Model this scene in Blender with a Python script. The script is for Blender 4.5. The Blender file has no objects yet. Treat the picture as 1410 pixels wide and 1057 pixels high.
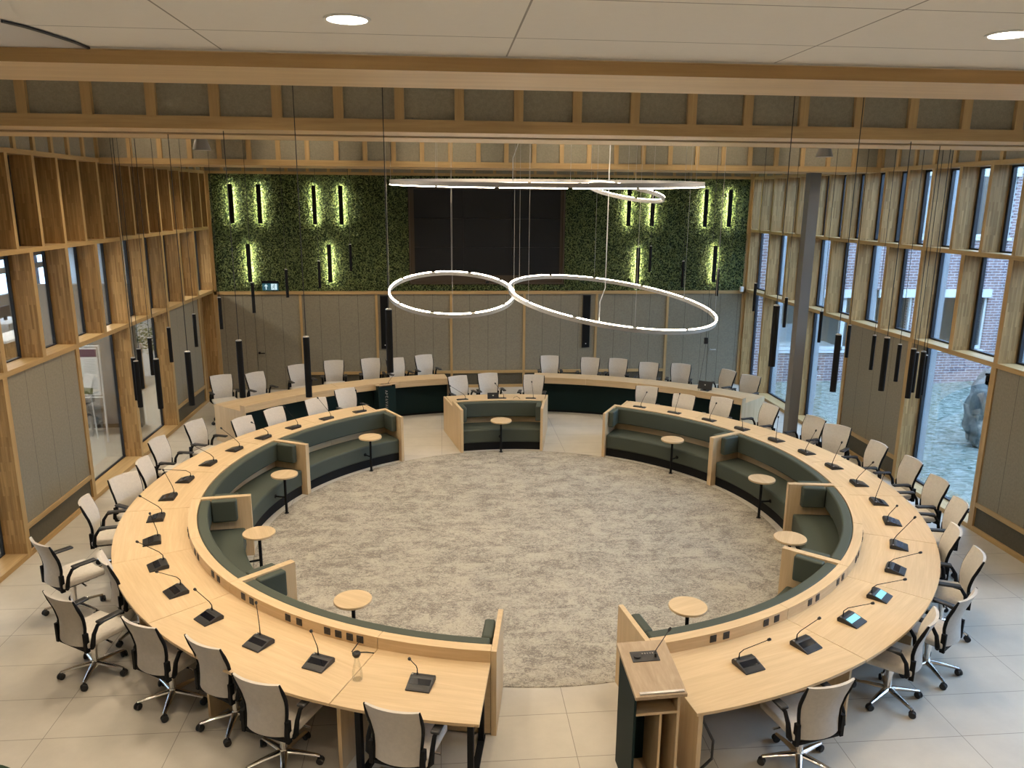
import bpy, bmesh, math, random
import numpy as np
from mathutils import Vector, Matrix
random.seed(7); rng = np.random.default_rng(7)
PI = math.pi; R = math.radians
scene = bpy.context.scene
COL = scene.collection

# ------------------------------------------------------------------ camera
CAM = Vector((-1.118, -10.5717, 4.7427)); F = 1071.655
pit, yaw, rol = R(13.339), R(5.0906), R(0.4845)
fwd = Vector((math.sin(yaw)*math.cos(pit), math.cos(yaw)*math.cos(pit), -math.sin(pit)))
rt = Vector((math.cos(yaw), -math.sin(yaw), 0)); up = rt.cross(fwd)
rt2 = rt*math.cos(rol) + up*math.sin(rol); up2 = -rt*math.sin(rol) + up*math.cos(rol)
cam = bpy.data.cameras.new('camera'); co = bpy.data.objects.new('camera', cam); COL.objects.link(co)
M = Matrix((rt2, up2, -fwd)).transposed().to_4x4(); M.translation = CAM
co.matrix_world = M; cam.sensor_fit = 'HORIZONTAL'; cam.sensor_width = 36; cam.lens = 36*F/1410
cam.clip_start = .05; cam.clip_end = 200
scene.camera = co
def ray(px, py):
    d = fwd + rt2*((px-705)/F) - up2*((py-528.5)/F)
    return d
def on_z(px, py, z):
    d = ray(px, py); t = (z-CAM.z)/d.z
    return CAM + d*t

# ------------------------------------------------------------------ materials
def new_mat(name):
    m = bpy.data.materials.new(name); m.use_nodes = True
    nt = m.node_tree; b = nt.nodes['Principled BSDF']
    return m, nt, b
def N(nt, t, **kw):
    n = nt.nodes.new(t)
    for k, v in kw.items():
        if k in n.inputs: n.inputs[k].default_value = v
        else: setattr(n, k, v)
    return n
def plain(name, col, rough=.5, metal=0, spec=.5, emit=None, es=1, coat=0):
    m, nt, b = new_mat(name)
    b.inputs['Base Color'].default_value = (*col, 1); b.inputs['Roughness'].default_value = rough
    b.inputs['Metallic'].default_value = metal; b.inputs['Specular IOR Level'].default_value = spec
    b.inputs['Coat Weight'].default_value = coat
    if emit: b.inputs['Emission Color'].default_value = (*emit, 1); b.inputs['Emission Strength'].default_value = es
    return m
def ramp(nt, stops):
    r = nt.nodes.new('ShaderNodeValToRGB'); e = r.color_ramp.elements
    e[0].position, e[0].color = stops[0][0], (*stops[0][1], 1)
    e[1].position, e[1].color = stops[-1][0], (*stops[-1][1], 1)
    for p, c in stops[1:-1]:
        x = e.new(p); x.color = (*c, 1)
    return r
def mapping(nt, scale, coord='Object'):
    tc = nt.nodes.new('ShaderNodeTexCoord'); mp = nt.nodes.new('ShaderNodeMapping')
    mp.inputs['Scale'].default_value = scale
    nt.links.new(tc.outputs[coord], mp.inputs['Vector']); return mp
def bump(nt, b, src, strength=.2, dist=.01):
    bp = N(nt, 'ShaderNodeBump'); bp.inputs['Strength'].default_value = strength; bp.inputs['Distance'].default_value = dist
    nt.links.new(src, bp.inputs['Height']); nt.links.new(bp.outputs['Normal'], b.inputs['Normal'])
def oak(name, axis, c1, c2, rough=.45):
    m, nt, b = new_mat(name); s = [14, 14, 14]; s['xyz'.index(axis)] = .9
    mp = mapping(nt, s); n1 = N(nt, 'ShaderNodeTexNoise', Scale=1.0, Detail=6.0, Roughness=.6, Distortion=.6)
    nt.links.new(mp.outputs[0], n1.inputs['Vector'])
    s2 = [70, 70, 70]; s2['xyz'.index(axis)] = 3
    mp2 = mapping(nt, s2); n2 = N(nt, 'ShaderNodeTexNoise', Scale=1.0, Detail=3.0); nt.links.new(mp2.outputs[0], n2.inputs['Vector'])
    mx = N(nt, 'ShaderNodeMath', operation='MULTIPLY_ADD'); mx.inputs[1].default_value = .35
    nt.links.new(n2.outputs['Fac'], mx.inputs[0]); nt.links.new(n1.outputs['Fac'], mx.inputs[2])
    r = ramp(nt, [(.45, c2), (.68, tuple((a+b_)/2 for a, b_ in zip(c1, c2))), (.85, c1)])
    nt.links.new(mx.outputs[0], r.inputs['Fac']); nt.links.new(r.outputs['Color'], b.inputs['Base Color'])
    b.inputs['Roughness'].default_value = rough; b.inputs['Specular IOR Level'].default_value = .35
    return m
def stave(name, ca, cb):
    m, nt, b = new_mat(name)
    tc = nt.nodes.new('ShaderNodeTexCoord'); sp = nt.nodes.new('ShaderNodeSeparateXYZ'); nt.links.new(tc.outputs['Object'], sp.inputs[0])
    ad = N(nt, 'ShaderNodeMath', operation='ADD'); nt.links.new(sp.outputs[0], ad.inputs[0]); nt.links.new(sp.outputs[1], ad.inputs[1])
    cmb = nt.nodes.new('ShaderNodeCombineXYZ'); nt.links.new(sp.outputs[2], cmb.inputs[0]); nt.links.new(ad.outputs[0], cmb.inputs[1])
    br = nt.nodes.new('ShaderNodeTexBrick'); nt.links.new(cmb.outputs[0], br.inputs['Vector'])
    br.offset = .37; br.squash = 1.0
    for k, v in (('Color1', (*ca, 1)), ('Color2', (*cb, 1)), ('Mortar', tuple(x*.75 for x in cb)+(1,)), ('Scale', 1.0), ('Mortar Size', .0006), ('Brick Width', .34), ('Row Height', .028)):
        br.inputs[k].default_value = v
    mp = mapping(nt, (40, 40, 2)); n = N(nt, 'ShaderNodeTexNoise', Scale=1.0, Detail=4.0); nt.links.new(mp.outputs[0], n.inputs['Vector'])
    r = ramp(nt, [(.3, (.78, .78, .78)), (.75, (1.15, 1.15, 1.15))]); nt.links.new(n.outputs['Fac'], r.inputs['Fac'])
    mx = N(nt, 'ShaderNodeMixRGB', blend_type='MULTIPLY'); mx.inputs[0].default_value = 1
    nt.links.new(br.outputs['Color'], mx.inputs[1]); nt.links.new(r.outputs['Color'], mx.inputs[2])
    nt.links.new(mx.outputs[0], b.inputs['Base Color']); b.inputs['Roughness'].default_value = .5; b.inputs['Specular IOR Level'].default_value = .3
    return m
def fabric(name, col, var=.12, scale=180, seam=None, rough=.9, bumpy=.25):
    m, nt, b = new_mat(name)
    mp = mapping(nt, (1, 1, 1)); n = N(nt, 'ShaderNodeTexNoise', Scale=float(scale), Detail=2.0); nt.links.new(mp.outputs[0], n.inputs['Vector'])
    mp2 = mapping(nt, (1, 1, 1)); n2 = N(nt, 'ShaderNodeTexNoise', Scale=30.0, Detail=4.0); nt.links.new(mp2.outputs[0], n2.inputs['Vector'])
    ad = N(nt, 'ShaderNodeMath', operation='ADD'); nt.links.new(n.outputs['Fac'], ad.inputs[0]); nt.links.new(n2.outputs['Fac'], ad.inputs[1])
    r = ramp(nt, [(.7, tuple(c*(1-var) for c in col)), (1.3, tuple(c*(1+var) for c in col))])
    sc = N(nt, 'ShaderNodeMath', operation='MULTIPLY'); sc.inputs[1].default_value = .5
    r.color_ramp.elements[0].position = .38; r.color_ramp.elements[1].position = .62
    nt.links.new(ad.outputs[0], sc.inputs[0]); nt.links.new(sc.outputs[0], r.inputs['Fac'])
    out = r.outputs['Color']
    if seam:
        axis, step, off = seam
        tc = nt.nodes.new('ShaderNodeTexCoord'); sp = nt.nodes.new('ShaderNodeSeparateXYZ'); nt.links.new(tc.outputs['Object'], sp.inputs[0])
        a = N(nt, 'ShaderNodeMath', operation='ADD'); a.inputs[1].default_value = off+100*step; nt.links.new(sp.outputs['xyz'.index(axis)], a.inputs[0])
        md = N(nt, 'ShaderNodeMath', operation='MODULO'); md.inputs[1].default_value = step; nt.links.new(a.outputs[0], md.inputs[0])
        lt = N(nt, 'ShaderNodeMath', operation='LESS_THAN'); lt.inputs[1].default_value = .007; nt.links.new(md.outputs[0], lt.inputs[0])
        mx = N(nt, 'ShaderNodeMixRGB'); mx.inputs[2].default_value = (*[c*.35 for c in col], 1)
        nt.links.new(lt.outputs[0], mx.inputs[0]); nt.links.new(out, mx.inputs[1]); out = mx.outputs[0]
    nt.links.new(out, b.inputs['Base Color']); b.inputs['Roughness'].default_value = rough; b.inputs['Specular IOR Level'].default_value = .2
    b.inputs['Sheen Weight'].default_value = .1
    bump(nt, b, n.outputs['Fac'], bumpy, .002)
    return m
def brickmat(name, c1, c2, mortar, bw, rh, ms, offset=.5, rough=.6, axes='xy', noise=.15, nscale=3, spec=.4):
    m, nt, b = new_mat(name)
    tc = nt.nodes.new('ShaderNodeTexCoord'); sp = nt.nodes.new('ShaderNodeSeparateXYZ'); nt.links.new(tc.outputs['Object'], sp.inputs[0])
    cmb = nt.nodes.new('ShaderNodeCombineXYZ')
    nt.links.new(sp.outputs['xyz'.index(axes[0])], cmb.inputs[0]); nt.links.new(sp.outputs['xyz'.index(axes[1])], cmb.inputs[1])
    br = nt.nodes.new('ShaderNodeTexBrick'); nt.links.new(cmb.outputs[0], br.inputs['Vector']); br.offset = offset
    for k, v in (('Color1', (*c1, 1)), ('Color2', (*c2, 1)), ('Mortar', (*mortar, 1)), ('Scale', 1.0), ('Mortar Size', ms), ('Mortar Smooth', .1), ('Brick Width', bw), ('Row Height', rh)):
        br.inputs[k].default_value = v
    n = N(nt, 'ShaderNodeTexNoise', Scale=float(nscale), Detail=6.0, Roughness=.65); nt.links.new(tc.outputs['Object'], n.inputs['Vector'])
    r = ramp(nt, [(.3, (1-noise,)*3), (.7, (1+noise,)*3)]); nt.links.new(n.outputs['Fac'], r.inputs['Fac'])
    mx = N(nt, 'ShaderNodeMixRGB', blend_type='MULTIPLY'); mx.inputs[0].default_value = 1
    nt.links.new(br.outputs['Color'], mx.inputs[1]); nt.links.new(r.outputs['Color'], mx.inputs[2])
    nt.links.new(mx.outputs[0], b.inputs['Base Color']); b.inputs['Roughness'].default_value = rough
    b.inputs['Specular IOR Level'].default_value = spec
    return m
def leather(name, col):
    m, nt, b = new_mat(name); b.inputs['Base Color'].default_value = (*col, 1); b.inputs['Roughness'].default_value = .62
    b.inputs['Specular IOR Level'].default_value = .35
    mp = mapping(nt, (1, 1, 1)); n = N(nt, 'ShaderNodeTexNoise', Scale=160.0, Detail=3.0); nt.links.new(mp.outputs[0], n.inputs['Vector'])
    bump(nt, b, n.outputs['Fac'], .25, .001); return m
def glass(name, tint=(1, 1, 1), gl=.5):
    m = bpy.data.materials.new(name); m.use_nodes = True; nt = m.node_tree; nt.nodes.clear()
    o = nt.nodes.new('ShaderNodeOutputMaterial'); mix = nt.nodes.new('ShaderNodeMixShader'); t = nt.nodes.new('ShaderNodeBsdfTransparent')
    g = nt.nodes.new('ShaderNodeBsdfGlossy'); fr = nt.nodes.new('ShaderNodeFresnel'); fr.inputs['IOR'].default_value = 1.45
    mu = N(nt, 'ShaderNodeMath', operation='MULTIPLY'); mu.inputs[1].default_value = gl
    t.inputs['Color'].default_value = (*tint, 1); g.inputs['Roughness'].default_value = .01
    nt.links.new(fr.outputs[0], mu.inputs[0]); nt.links.new(mu.outputs[0], mix.inputs[0]); nt.links.new(t.outputs[0], mix.inputs[1]); nt.links.new(g.outputs[0], mix.inputs[2])
    nt.links.new(mix.outputs[0], o.inputs['Surface']); return m
def emis(name, col, s):
    return plain(name, (.02, .02, .02), .5, emit=col, es=s)

OAKC = ((.67, .50, .30), (.56, .40, .225))
MT = {}
for ax in 'xyz': MT['oak_'+ax] = oak('oak veneer grain '+ax, ax, *OAKC)
GOLD = ((.56, .385, .18), (.43, .28, .12))
for ax in 'xyz': MT['gold_'+ax] = oak('oiled oak trim grain '+ax, ax, *GOLD)
MT['shaded_oak_x'] = oak('shaded oiled oak', 'x', (.36, .23, .095), (.27, .165, .065))  # trim oak coloured darker: shade on the lintel's near face is painted in
MT['ash_y'] = oak('smoked oak', 'y', (.48, .36, .235), (.37, .265, .165))
MT['stave'] = stave('finger jointed oak', (.52, .325, .135), (.34, .20, .075))
MT['panel_y'] = fabric('taupe acoustic fabric', (.27, .24, .178), seam=('y', .51, .35))
MT['panel_x'] = fabric('taupe acoustic fabric back', (.27, .24, .178), seam=('x', .465, .465*.5-.2325))
MT['frieze'] = fabric('taupe frieze fabric', (.31, .28, .21), .09, 90)
MT['grille'] = fabric('dark fabric grille', (.105, .095, .07), .1)
MT['tile'] = brickmat('stone floor tiles', (.56, .52, .45), (.54, .50, .43), (.27, .245, .205), 1.187, .596, .0035, 0, .5, 'xy', .07, 2.2, .4)
MT['green'] = leather('dark sage leather', (.060, .072, .055))
MT['deepgreen'] = plain('deep petrol green laminate', (.006, .018, .018), .6, spec=.15)
MT['black'] = plain('black plastic', (.012, .012, .013), .42)
MT['blackm'] = plain('black powder coat', (.006, .006, .0065), .7, spec=.2)
MT['charcoal'] = plain('charcoal plastic', (.020, .020, .021), .42)
MT['chrome'] = plain('polished aluminium', (.86, .84, .81), .2, 1)
MT['bottle'] = leather('bottle green cover', (.012, .035, .014))
MT['lampgrey'] = plain('grey lamp enamel', (.24, .22, .20), .4)
MT['steel'] = plain('brushed aluminium', (.55, .52, .48), .35, .8)
MT['seatfab'] = fabric('light greige upholstery', (.60, .555, .49), .06, 260)
MT['backfab_shaded'] = fabric('shaded greige mesh upholstery', (.50, .46, .405), .06, 300)  # rear of the chair upholstery, its shade put into a darker colour
MT['white'] = plain('white lacquer', (.75, .75, .73), .5)
MT['whitetile'] = brickmat('white ceiling tiles', (.78, .75, .70), (.78, .75, .70), (.30, .28, .25), 1.215, .62, .004, 0, .85, 'xy', .01, 20, .2)
MT['plaster'] = plain('white plaster', (.68, .66, .62), .9)
MT['greywall'] = plain('warm grey plaster', (.30, .28, .25), .9)
MT['column'] = plain('grey painted steel', (.20, .185, .165), .55)
MT['alu'] = plain('grey anodised mullion', (.42, .46, .50), .4, .3)
MT['bframe'] = plain('dark window frame', (.018, .02, .026), .45)
MT['glass'] = glass('clear glazing', (.97, .985, .98), .55)
MT['carafe'] = glass('carafe glass', (.985, .99, .985), .25)
MT['screen'] = plain('video wall glass', (.010, .011, .013), .4, spec=.25)
MT['ringbody'] = plain('satin grey ring profile', (.42, .40, .37), .4)
MT['ring'] = emis('warm white diffuser', (1, .86, .66), 12)
MT['strip'] = emis('wall lamp strip', (1, .95, .66), 36)
MT['lamp'] = emis('lamp diffuser', (1, .84, .60), 16)
MT['down'] = emis('downlight diffuser', (1, .88, .70), 11)
MT['cyan'] = emis('cyan display', (.18, .62, .85), 1.0)
MT['lcd'] = plain('dark display', (.006, .007, .012), .12)
MT['brick'] = brickmat('purple brown brick', (.25, .175, .185), (.19, .13, .14), (.50, .49, .48), .24, .075, .009, .5, .9, 'xz', .15, 4, .2)
MT['wframe'] = plain('white window frame paint', (.62, .64, .64), .5)
MT['rubber'] = plain('caster rubber', (.015, .015, .016), .6)
MT['water'] = plain('wine plum print', (.10, .03, .06), .6)
MT['yellow'] = plain('fair paper', (.72, .71, .68), .8)

def carpetmat():
    m, nt, b = new_mat('distressed beige carpet')
    tc = nt.nodes.new('ShaderNodeTexCoord')
    br = nt.nodes.new('ShaderNodeTexBrick'); nt.links.new(tc.outputs['Object'], br.inputs['Vector']); br.offset = .33
    for k, v in (('Color1', (0, 0, 0, 1)), ('Color2', (1, 1, 1, 1)), ('Mortar', (.5, .5, .5, 1)), ('Scale', 1.0), ('Mortar Size', .0), ('Brick Width', 1.0), ('Row Height', .25)):
        br.inputs[k].default_value = v
    mul = N(nt, 'ShaderNodeVectorMath', operation='SCALE'); mul.inputs['Scale'].default_value = 5; nt.links.new(br.outputs['Color'], mul.inputs[0])
    add = N(nt, 'ShaderNodeVectorMath', operation='ADD'); nt.links.new(tc.outputs['Object'], add.inputs[0]); nt.links.new(mul.outputs[0], add.inputs[1])
    mp = nt.nodes.new('ShaderNodeMapping'); mp.inputs['Scale'].default_value = (1, 1.25, 1); nt.links.new(add.outputs[0], mp.inputs[0])
    n = N(nt, 'ShaderNodeTexNoise', Scale=2.6, Detail=9.0, Roughness=.76, Distortion=.5); nt.links.new(mp.outputs[0], n.inputs['Vector'])
    n3 = N(nt, 'ShaderNodeTexNoise', Scale=24.0, Detail=5.0, Roughness=.8, Distortion=1.6); nt.links.new(mp.outputs[0], n3.inputs['Vector'])
    a = N(nt, 'ShaderNodeMath', operation='MULTIPLY_ADD'); a.inputs[1].default_value = 1.5; nt.links.new(n3.outputs['Fac'], a.inputs[0]); nt.links.new(n.outputs['Fac'], a.inputs[2])
    r = ramp(nt, [(.54, (.47, .425, .345)), (.62, (.40, .36, .295)), (.645, (.30, .27, .225)), (.70, (.215, .19, .16))])
    hf = N(nt, 'ShaderNodeMath', operation='MULTIPLY'); hf.inputs[1].default_value = .5; nt.links.new(a.outputs[0], hf.inputs[0])
    nt.links.new(hf.outputs[0], r.inputs['Fac']); nt.links.new(r.outputs['Color'], b.inputs['Base Color'])
    b.inputs['Roughness'].default_value = 1; b.inputs['Specular IOR Level'].default_value = .05
    n2 = N(nt, 'ShaderNodeTexNoise', Scale=220.0, Detail=2.0); nt.links.new(tc.outputs['Object'], n2.inputs['Vector']); bump(nt, b, n2.outputs['Fac'], .5, .004)
    return m
MT['carpet'] = carpetmat()
def leafmat():
    m, nt, b = new_mat('preserved moss leaves'); 
    mp = mapping(nt, (1, 1, 1)); n = N(nt, 'ShaderNodeTexNoise', Scale=9.0, Detail=8.0, Roughness=.8); nt.links.new(mp.outputs[0], n.inputs['Vector'])
    r = ramp(nt, [(.3, (.045, .070, .016)), (.5, (.11, .15, .036)), (.72, (.30, .33, .11))]); nt.links.new(n.outputs['Fac'], r.inputs['Fac'])
    nt.links.new(r.outputs['Color'], b.inputs['Base Color']); b.inputs['Roughness'].default_value = .6
    b.inputs['Specular IOR Level'].default_value = .6
    return m
MT['leaf'] = leafmat()
MT['moss'] = plain('moss backing', (.018, .032, .010), .95)
def grassmat():
    m, nt, b = new_mat('frosted grass'); mp = mapping(nt, (1, 1, 1))
    mp.inputs['Scale'].default_value = (1, 1.8, 1); n = N(nt, 'ShaderNodeTexNoise', Scale=5.5, Detail=12.0, Roughness=.85, Distortion=.4); nt.links.new(mp.outputs[0], n.inputs['Vector'])
    r = ramp(nt, [(.43, (.045, .07, .04)), (.48, (.15, .18, .14)), (.53, (.29, .31, .27)), (.60, (.40, .42, .37))]); nt.links.new(n.outputs['Fac'], r.inputs['Fac'])
    nt.links.new(r.outputs['Color'], b.inputs['Base Color']); b.inputs['Roughness'].default_value = 1; bump(nt, b, n.outputs['Fac'], .8, .06)
    return m
MT['grass'] = grassmat()
def rockmat():
    m, nt, b = new_mat('mottled boulder'); mp = mapping(nt, (1, 1, 1))
    n = N(nt, 'ShaderNodeTexNoise', Scale=2.5, Detail=8.0, Roughness=.7, Distortion=1.0); nt.links.new(mp.outputs[0], n.inputs['Vector'])
    r = ramp(nt, [(.35, (.06, .07, .07)), (.5, (.20, .20, .18)), (.62, (.36, .33, .28)), (.75, (.45, .45, .42))]); nt.links.new(n.outputs['Fac'], r.inputs['Fac'])
    nt.links.new(r.outputs['Color'], b.inputs['Base Color']); b.inputs['Roughness'].default_value = .45; bump(nt, b, n.outputs['Fac'], .6, .05)
    return m
MT['rock'] = rockmat()

# ------------------------------------------------------------------ mesh helpers
class MB:
    def __init__(s): s.v = []; s.f = []; s.m = []; s.mats = []
    def mi(s, mat):
        if mat is None: return 0
        if mat not in s.mats: s.mats.append(mat)
        return s.mats.index(mat)
    def add(s, vs, fs, mat=None, T=None):
        o = len(s.v)
        for v in vs:
            s.v.append(tuple(T @ Vector(v)) if T is not None else tuple(v))
        k = s.mi(mat)
        for f in fs: s.f.append(tuple(o+i for i in f)); s.m.append(k)
        return s
    def box(s, x0, x1, y0, y1, z0, z1, mat=None, T=None):
        vs = [(x, y, z) for z in (z0, z1) for y in (y0, y1) for x in (x0, x1)]
        return s.add(vs, [(0, 2, 3, 1), (4, 5, 7, 6), (0, 1, 5, 4), (2, 6, 7, 3), (0, 4, 6, 2), (1, 3, 7, 5)], mat, T)
    def arc(s, r0, r1, a0, a1, z0, z1, n=12, mat=None, T=None):
        vs = []; fs = []
        for i in range(n+1):
            a = a0+(a1-a0)*i/n; c, q = math.cos(a), math.sin(a)
            vs += [(r0*c, r0*q, z0), (r1*c, r1*q, z0), (r1*c, r1*q, z1), (r0*c, r0*q, z1)]
        for i in range(n):
            o = 4*i; p = o+4
            fs += [(o, o+1, p+1, p), (o+1, o+2, p+2, p+1), (o+2, o+3, p+3, p+2), (o+3, o, p, p+3)]
        fs += [(3, 2, 1, 0), (4*n, 4*n+1, 4*n+2, 4*n+3)]
        return s.add(vs, fs, mat, T)
    def prism(s, poly, z0, z1, mat=None, T=None):
        n = len(poly); vs = [(x, y, z0) for x, y in poly]+[(x, y, z1) for x, y in poly]
        fs = [tuple(range(n-1, -1, -1)), tuple(range(n, 2*n))]+[(i, (i+1) % n, n+(i+1) % n, n+i) for i in range(n)]
        return s.add(vs, fs, mat, T)
    def side(s, poly, x0, x1, mat=None, T=None):       # polygon in (y,z), extruded along x
        n = len(poly); vs = [(x0, y, z) for y, z in poly]+[(x1, y, z) for y, z in poly]
        fs = [tuple(range(n-1, -1, -1)), tuple(range(n, 2*n))]+[(i, (i+1) % n, n+(i+1) % n, n+i) for i in range(n)]
        return s.add(vs, fs, mat, T)
    def lathe(s, prof, n=24, mat=None, T=None, closed=False):
        vs = []; fs = []; m = len(prof)
        for i in range(n):
            a = 2*PI*i/n
            for r, z in prof: vs.append((r*math.cos(a), r*math.sin(a), z))
        for i in range(n):
            j = (i+1) % n
            for k in range(m-1): fs.append((i*m+k, j*m+k, j*m+k+1, i*m+k+1))
            if closed: fs.append((i*m+m-1, j*m+m-1, j*m, i*m))
        if not closed:
            if prof[0][0] > 1e-5: fs.append(tuple(i*m for i in range(n-1, -1, -1)))
            if prof[-1][0] > 1e-5: fs.append(tuple(i*m+m-1 for i in range(n)))
        return s.add(vs, fs, mat, T)
    def cyl(s, r, z0, z1, n=16, mat=None, T=None): return s.lathe([(r, z0), (r, z1)], n, mat, T)
    def tube(s, pts, r, n=8, mat=None, T=None, flat=1.0):
        pts = [Vector(p) for p in pts]; rs = r if isinstance(r, (list, tuple)) else [r]*len(pts)
        vs = []; fs = []; prev = None
        for i, p in enumerate(pts):
            d = (pts[min(i+1, len(pts)-1)]-pts[max(i-1, 0)]).normalized()
            if prev is None: u = d.orthogonal().normalized() if abs(d.z) > .9 and False else d.cross(Vector((1, 0, 0))).normalized() if abs(d.x) < .9 else d.cross(Vector((0, 0, 1))).normalized()
            else: u = (prev-d*prev.dot(d)).normalized()
            prev = u; w = d.cross(u)
            for k in range(n):
                a = 2*PI*k/n; q = p+u*(math.cos(a)*rs[i])+w*(math.sin(a)*rs[i]*flat); vs.append(tuple(q))
        for i in range(len(pts)-1):
            for k in range(n):
                l = (k+1) % n; fs.append((i*n+k, i*n+l, (i+1)*n+l, (i+1)*n+k))
        fs += [tuple(range(n-1, -1, -1)), tuple((len(pts)-1)*n+k for k in range(n))]
        return s.add(vs, fs, mat, T)
    def build(s, name, mat=None, parent=None, world=True, smooth=False, bevel=0, seg=2):
        me = bpy.data.meshes.new(name); me.from_pydata(s.v, [], s.f); 
        mats = s.mats if s.mats else [MT[mat]]
        for m_ in mats: me.materials.append(MT[m_] if isinstance(m_, str) else m_)
        if s.mats:
            me.polygons.foreach_set('material_index', s.m)
        bm = bmesh.new(); bm.from_mesh(me); bmesh.ops.recalc_face_normals(bm, faces=bm.faces[:]); bm.to_mesh(me); bm.free()
        if smooth:
            me.shade_smooth() if hasattr(me, 'shade_smooth') else None
            try: me.set_sharp_from_angle(angle=R(40))
            except Exception: pass
        o = bpy.data.objects.new(name, me); COL.objects.link(o)
        if parent is not None:
            o.parent = parent
            if world: o.matrix_parent_inverse = parent['_m'] if False else MW[parent.name].inverted()
        if bevel:
            b = o.modifiers.new('bevel', 'BEVEL'); b.width = bevel; b.segments = seg; b.limit_method = 'ANGLE'; b.angle_limit = R(50)
            if smooth: pass
        return o
MW = {}
def thing(name, label, cat, loc=(0, 0, 0), rz=0, group=None):
    o = bpy.data.objects.new(name, None); COL.objects.link(o); o.empty_display_size = .1
    o.location = loc; o.rotation_euler = (0, 0, rz); o['label'] = label; o['category'] = cat
    if group: o['group'] = group
    MW[o.name] = Matrix.Translation(loc) @ Matrix.Rotation(rz, 4, 'Z'); return o
def struct(name):
    o = bpy.data.objects.new(name, None); COL.objects.link(o); o['kind'] = 'structure'; MW[o.name] = Matrix(); o.empty_display_size = .1
    return o
def tag(o, label, cat, group=None, kind=None):
    o['label'] = label; o['category'] = cat
    if group: o['group'] = group
    if kind: o['kind'] = kind
    return o
def kids(o): return [c for c in COL.objects if c.parent == o]
KID = {}
def dup(root, loc, rz, label, group=None, skip=()):
    r = root.copy(); COL.objects.link(r); r.location = loc; r.rotation_euler = (0, 0, rz); r['label'] = label
    if group: r['group'] = group
    MW[r.name] = Matrix.Translation(loc) @ Matrix.Rotation(rz, 4, 'Z')
    if root.name not in KID: KID[root.name] = [(c, kids(c)) for c in kids(root)]
    for c, gs in KID[root.name]:
        d = c.copy(); COL.objects.link(d); d.parent = r
        for g in gs: e = g.copy(); COL.objects.link(e); e.parent = d
    return r
ORD = ['first', 'second', 'third', 'fourth', 'fifth', 'sixth', 'seventh', 'eighth', 'ninth', 'tenth', 'eleventh', 'twelfth', 'thirteenth', 'fourteenth', 'fifteenth', 'sixteenth', 'seventeenth', 'eighteenth']
def sub(name, mb, mat, par_obj, par_root, **kw):       # sub-part: same frame as its part
    o = mb.build(name, mat, None, **kw); o.parent = par_obj
    return o
def pol(r, th, z=0): return Vector((r*math.cos(th), r*math.sin(th), z))

XL, XR, YB = -6.711, 6.681, 9.03
ZT = 5.275; Z1 = 3.985; Z2 = 2.468

# ------------------------------------------------------------------ floor, ceilings
f = MB().box(XL-.34, XR+.34, -12.6, YB+.2, -.15, 0).build('floor', 'tile'); f['kind'] = 'structure'
c = MB().lathe([(0, 0.002), (0, .008), (3.762, .008), (3.768, .002)], 160).build('carpet', 'carpet')
tag(c, 'round distressed beige and grey carpet inside the ring of benches', 'carpet')
cl = MB().box(XL-.4, XR+.4, -6.9, YB+.3, 6.0, 6.1).build('ceiling', 'plaster'); cl['kind'] = 'structure'
c2 = MB().box(-7.1, 7.1, -12.6, -6.93, 5.352, 5.45).build('ceiling', 'whitetile'); c2['kind'] = 'structure'
c2.location = (0, 0, 0)
# shift tile grid: use object origin so joints fall where the photo shows them
me = c2.data; ox, oy = -.83, -7.335
for v in me.vertices: v.co.x -= ox; v.co.y -= oy
c2.location = (ox, oy, 0)
arcp = [on_z(px, py, 5.35) for px, py in ((0, 27), (30, 34), (60, 43), (100, 56), (129, 68))]
cx0 = arcp[0]; poly = [(p.x, p.y) for p in arcp]
poly = [(-3.0, -8.0)] + [(arcp[0].x-.03, -7.9)] + poly + [(arcp[-1].x, -6.935), (-5.2, -6.935), (-5.2, -8.0)]
MT['plaster2'] = plain('grey white plaster', (.56, .54, .53), .9)
pl = MB().prism(poly, 5.342, 5.352).build('ceiling', 'plaster2'); pl['kind'] = 'structure'
tr = MB().tube([(p.x+.005, p.y, 5.345) for p in arcp], .006, 6).build('trim_1', 'bframe'); tr['kind'] = 'structure'

# balcony opening lintel
ln = struct('trim_2')
MB().box(-7.1, 7.1, -6.93, -6.38, 5.285, 5.345).build('soffit_board', 'oak_x', ln)
MB().box(-7.1, 7.1, -6.935, -6.93, 5.285, 5.34).build('fascia_board', 'shaded_oak_x', ln)
MB().box(-7.1, 7.1, -6.93, -6.5, 5.345, 6.1).build('bulkhead', 'plaster', ln)

def stud_row(par, xs, y, z0, z1, w=.075, depth=.05, dirn='x', mat='gold_z', side=1):
    for a in xs:
        if dirn == 'x': MB().box(a-w/2, a+w/2, y, y+depth, z0, z1).build('stud', mat, par)
        else: MB().box(min(y, y+depth*side), max(y, y+depth*side), a-w/2, a+w/2, z0, z1).build('stud', mat, par)

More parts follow.
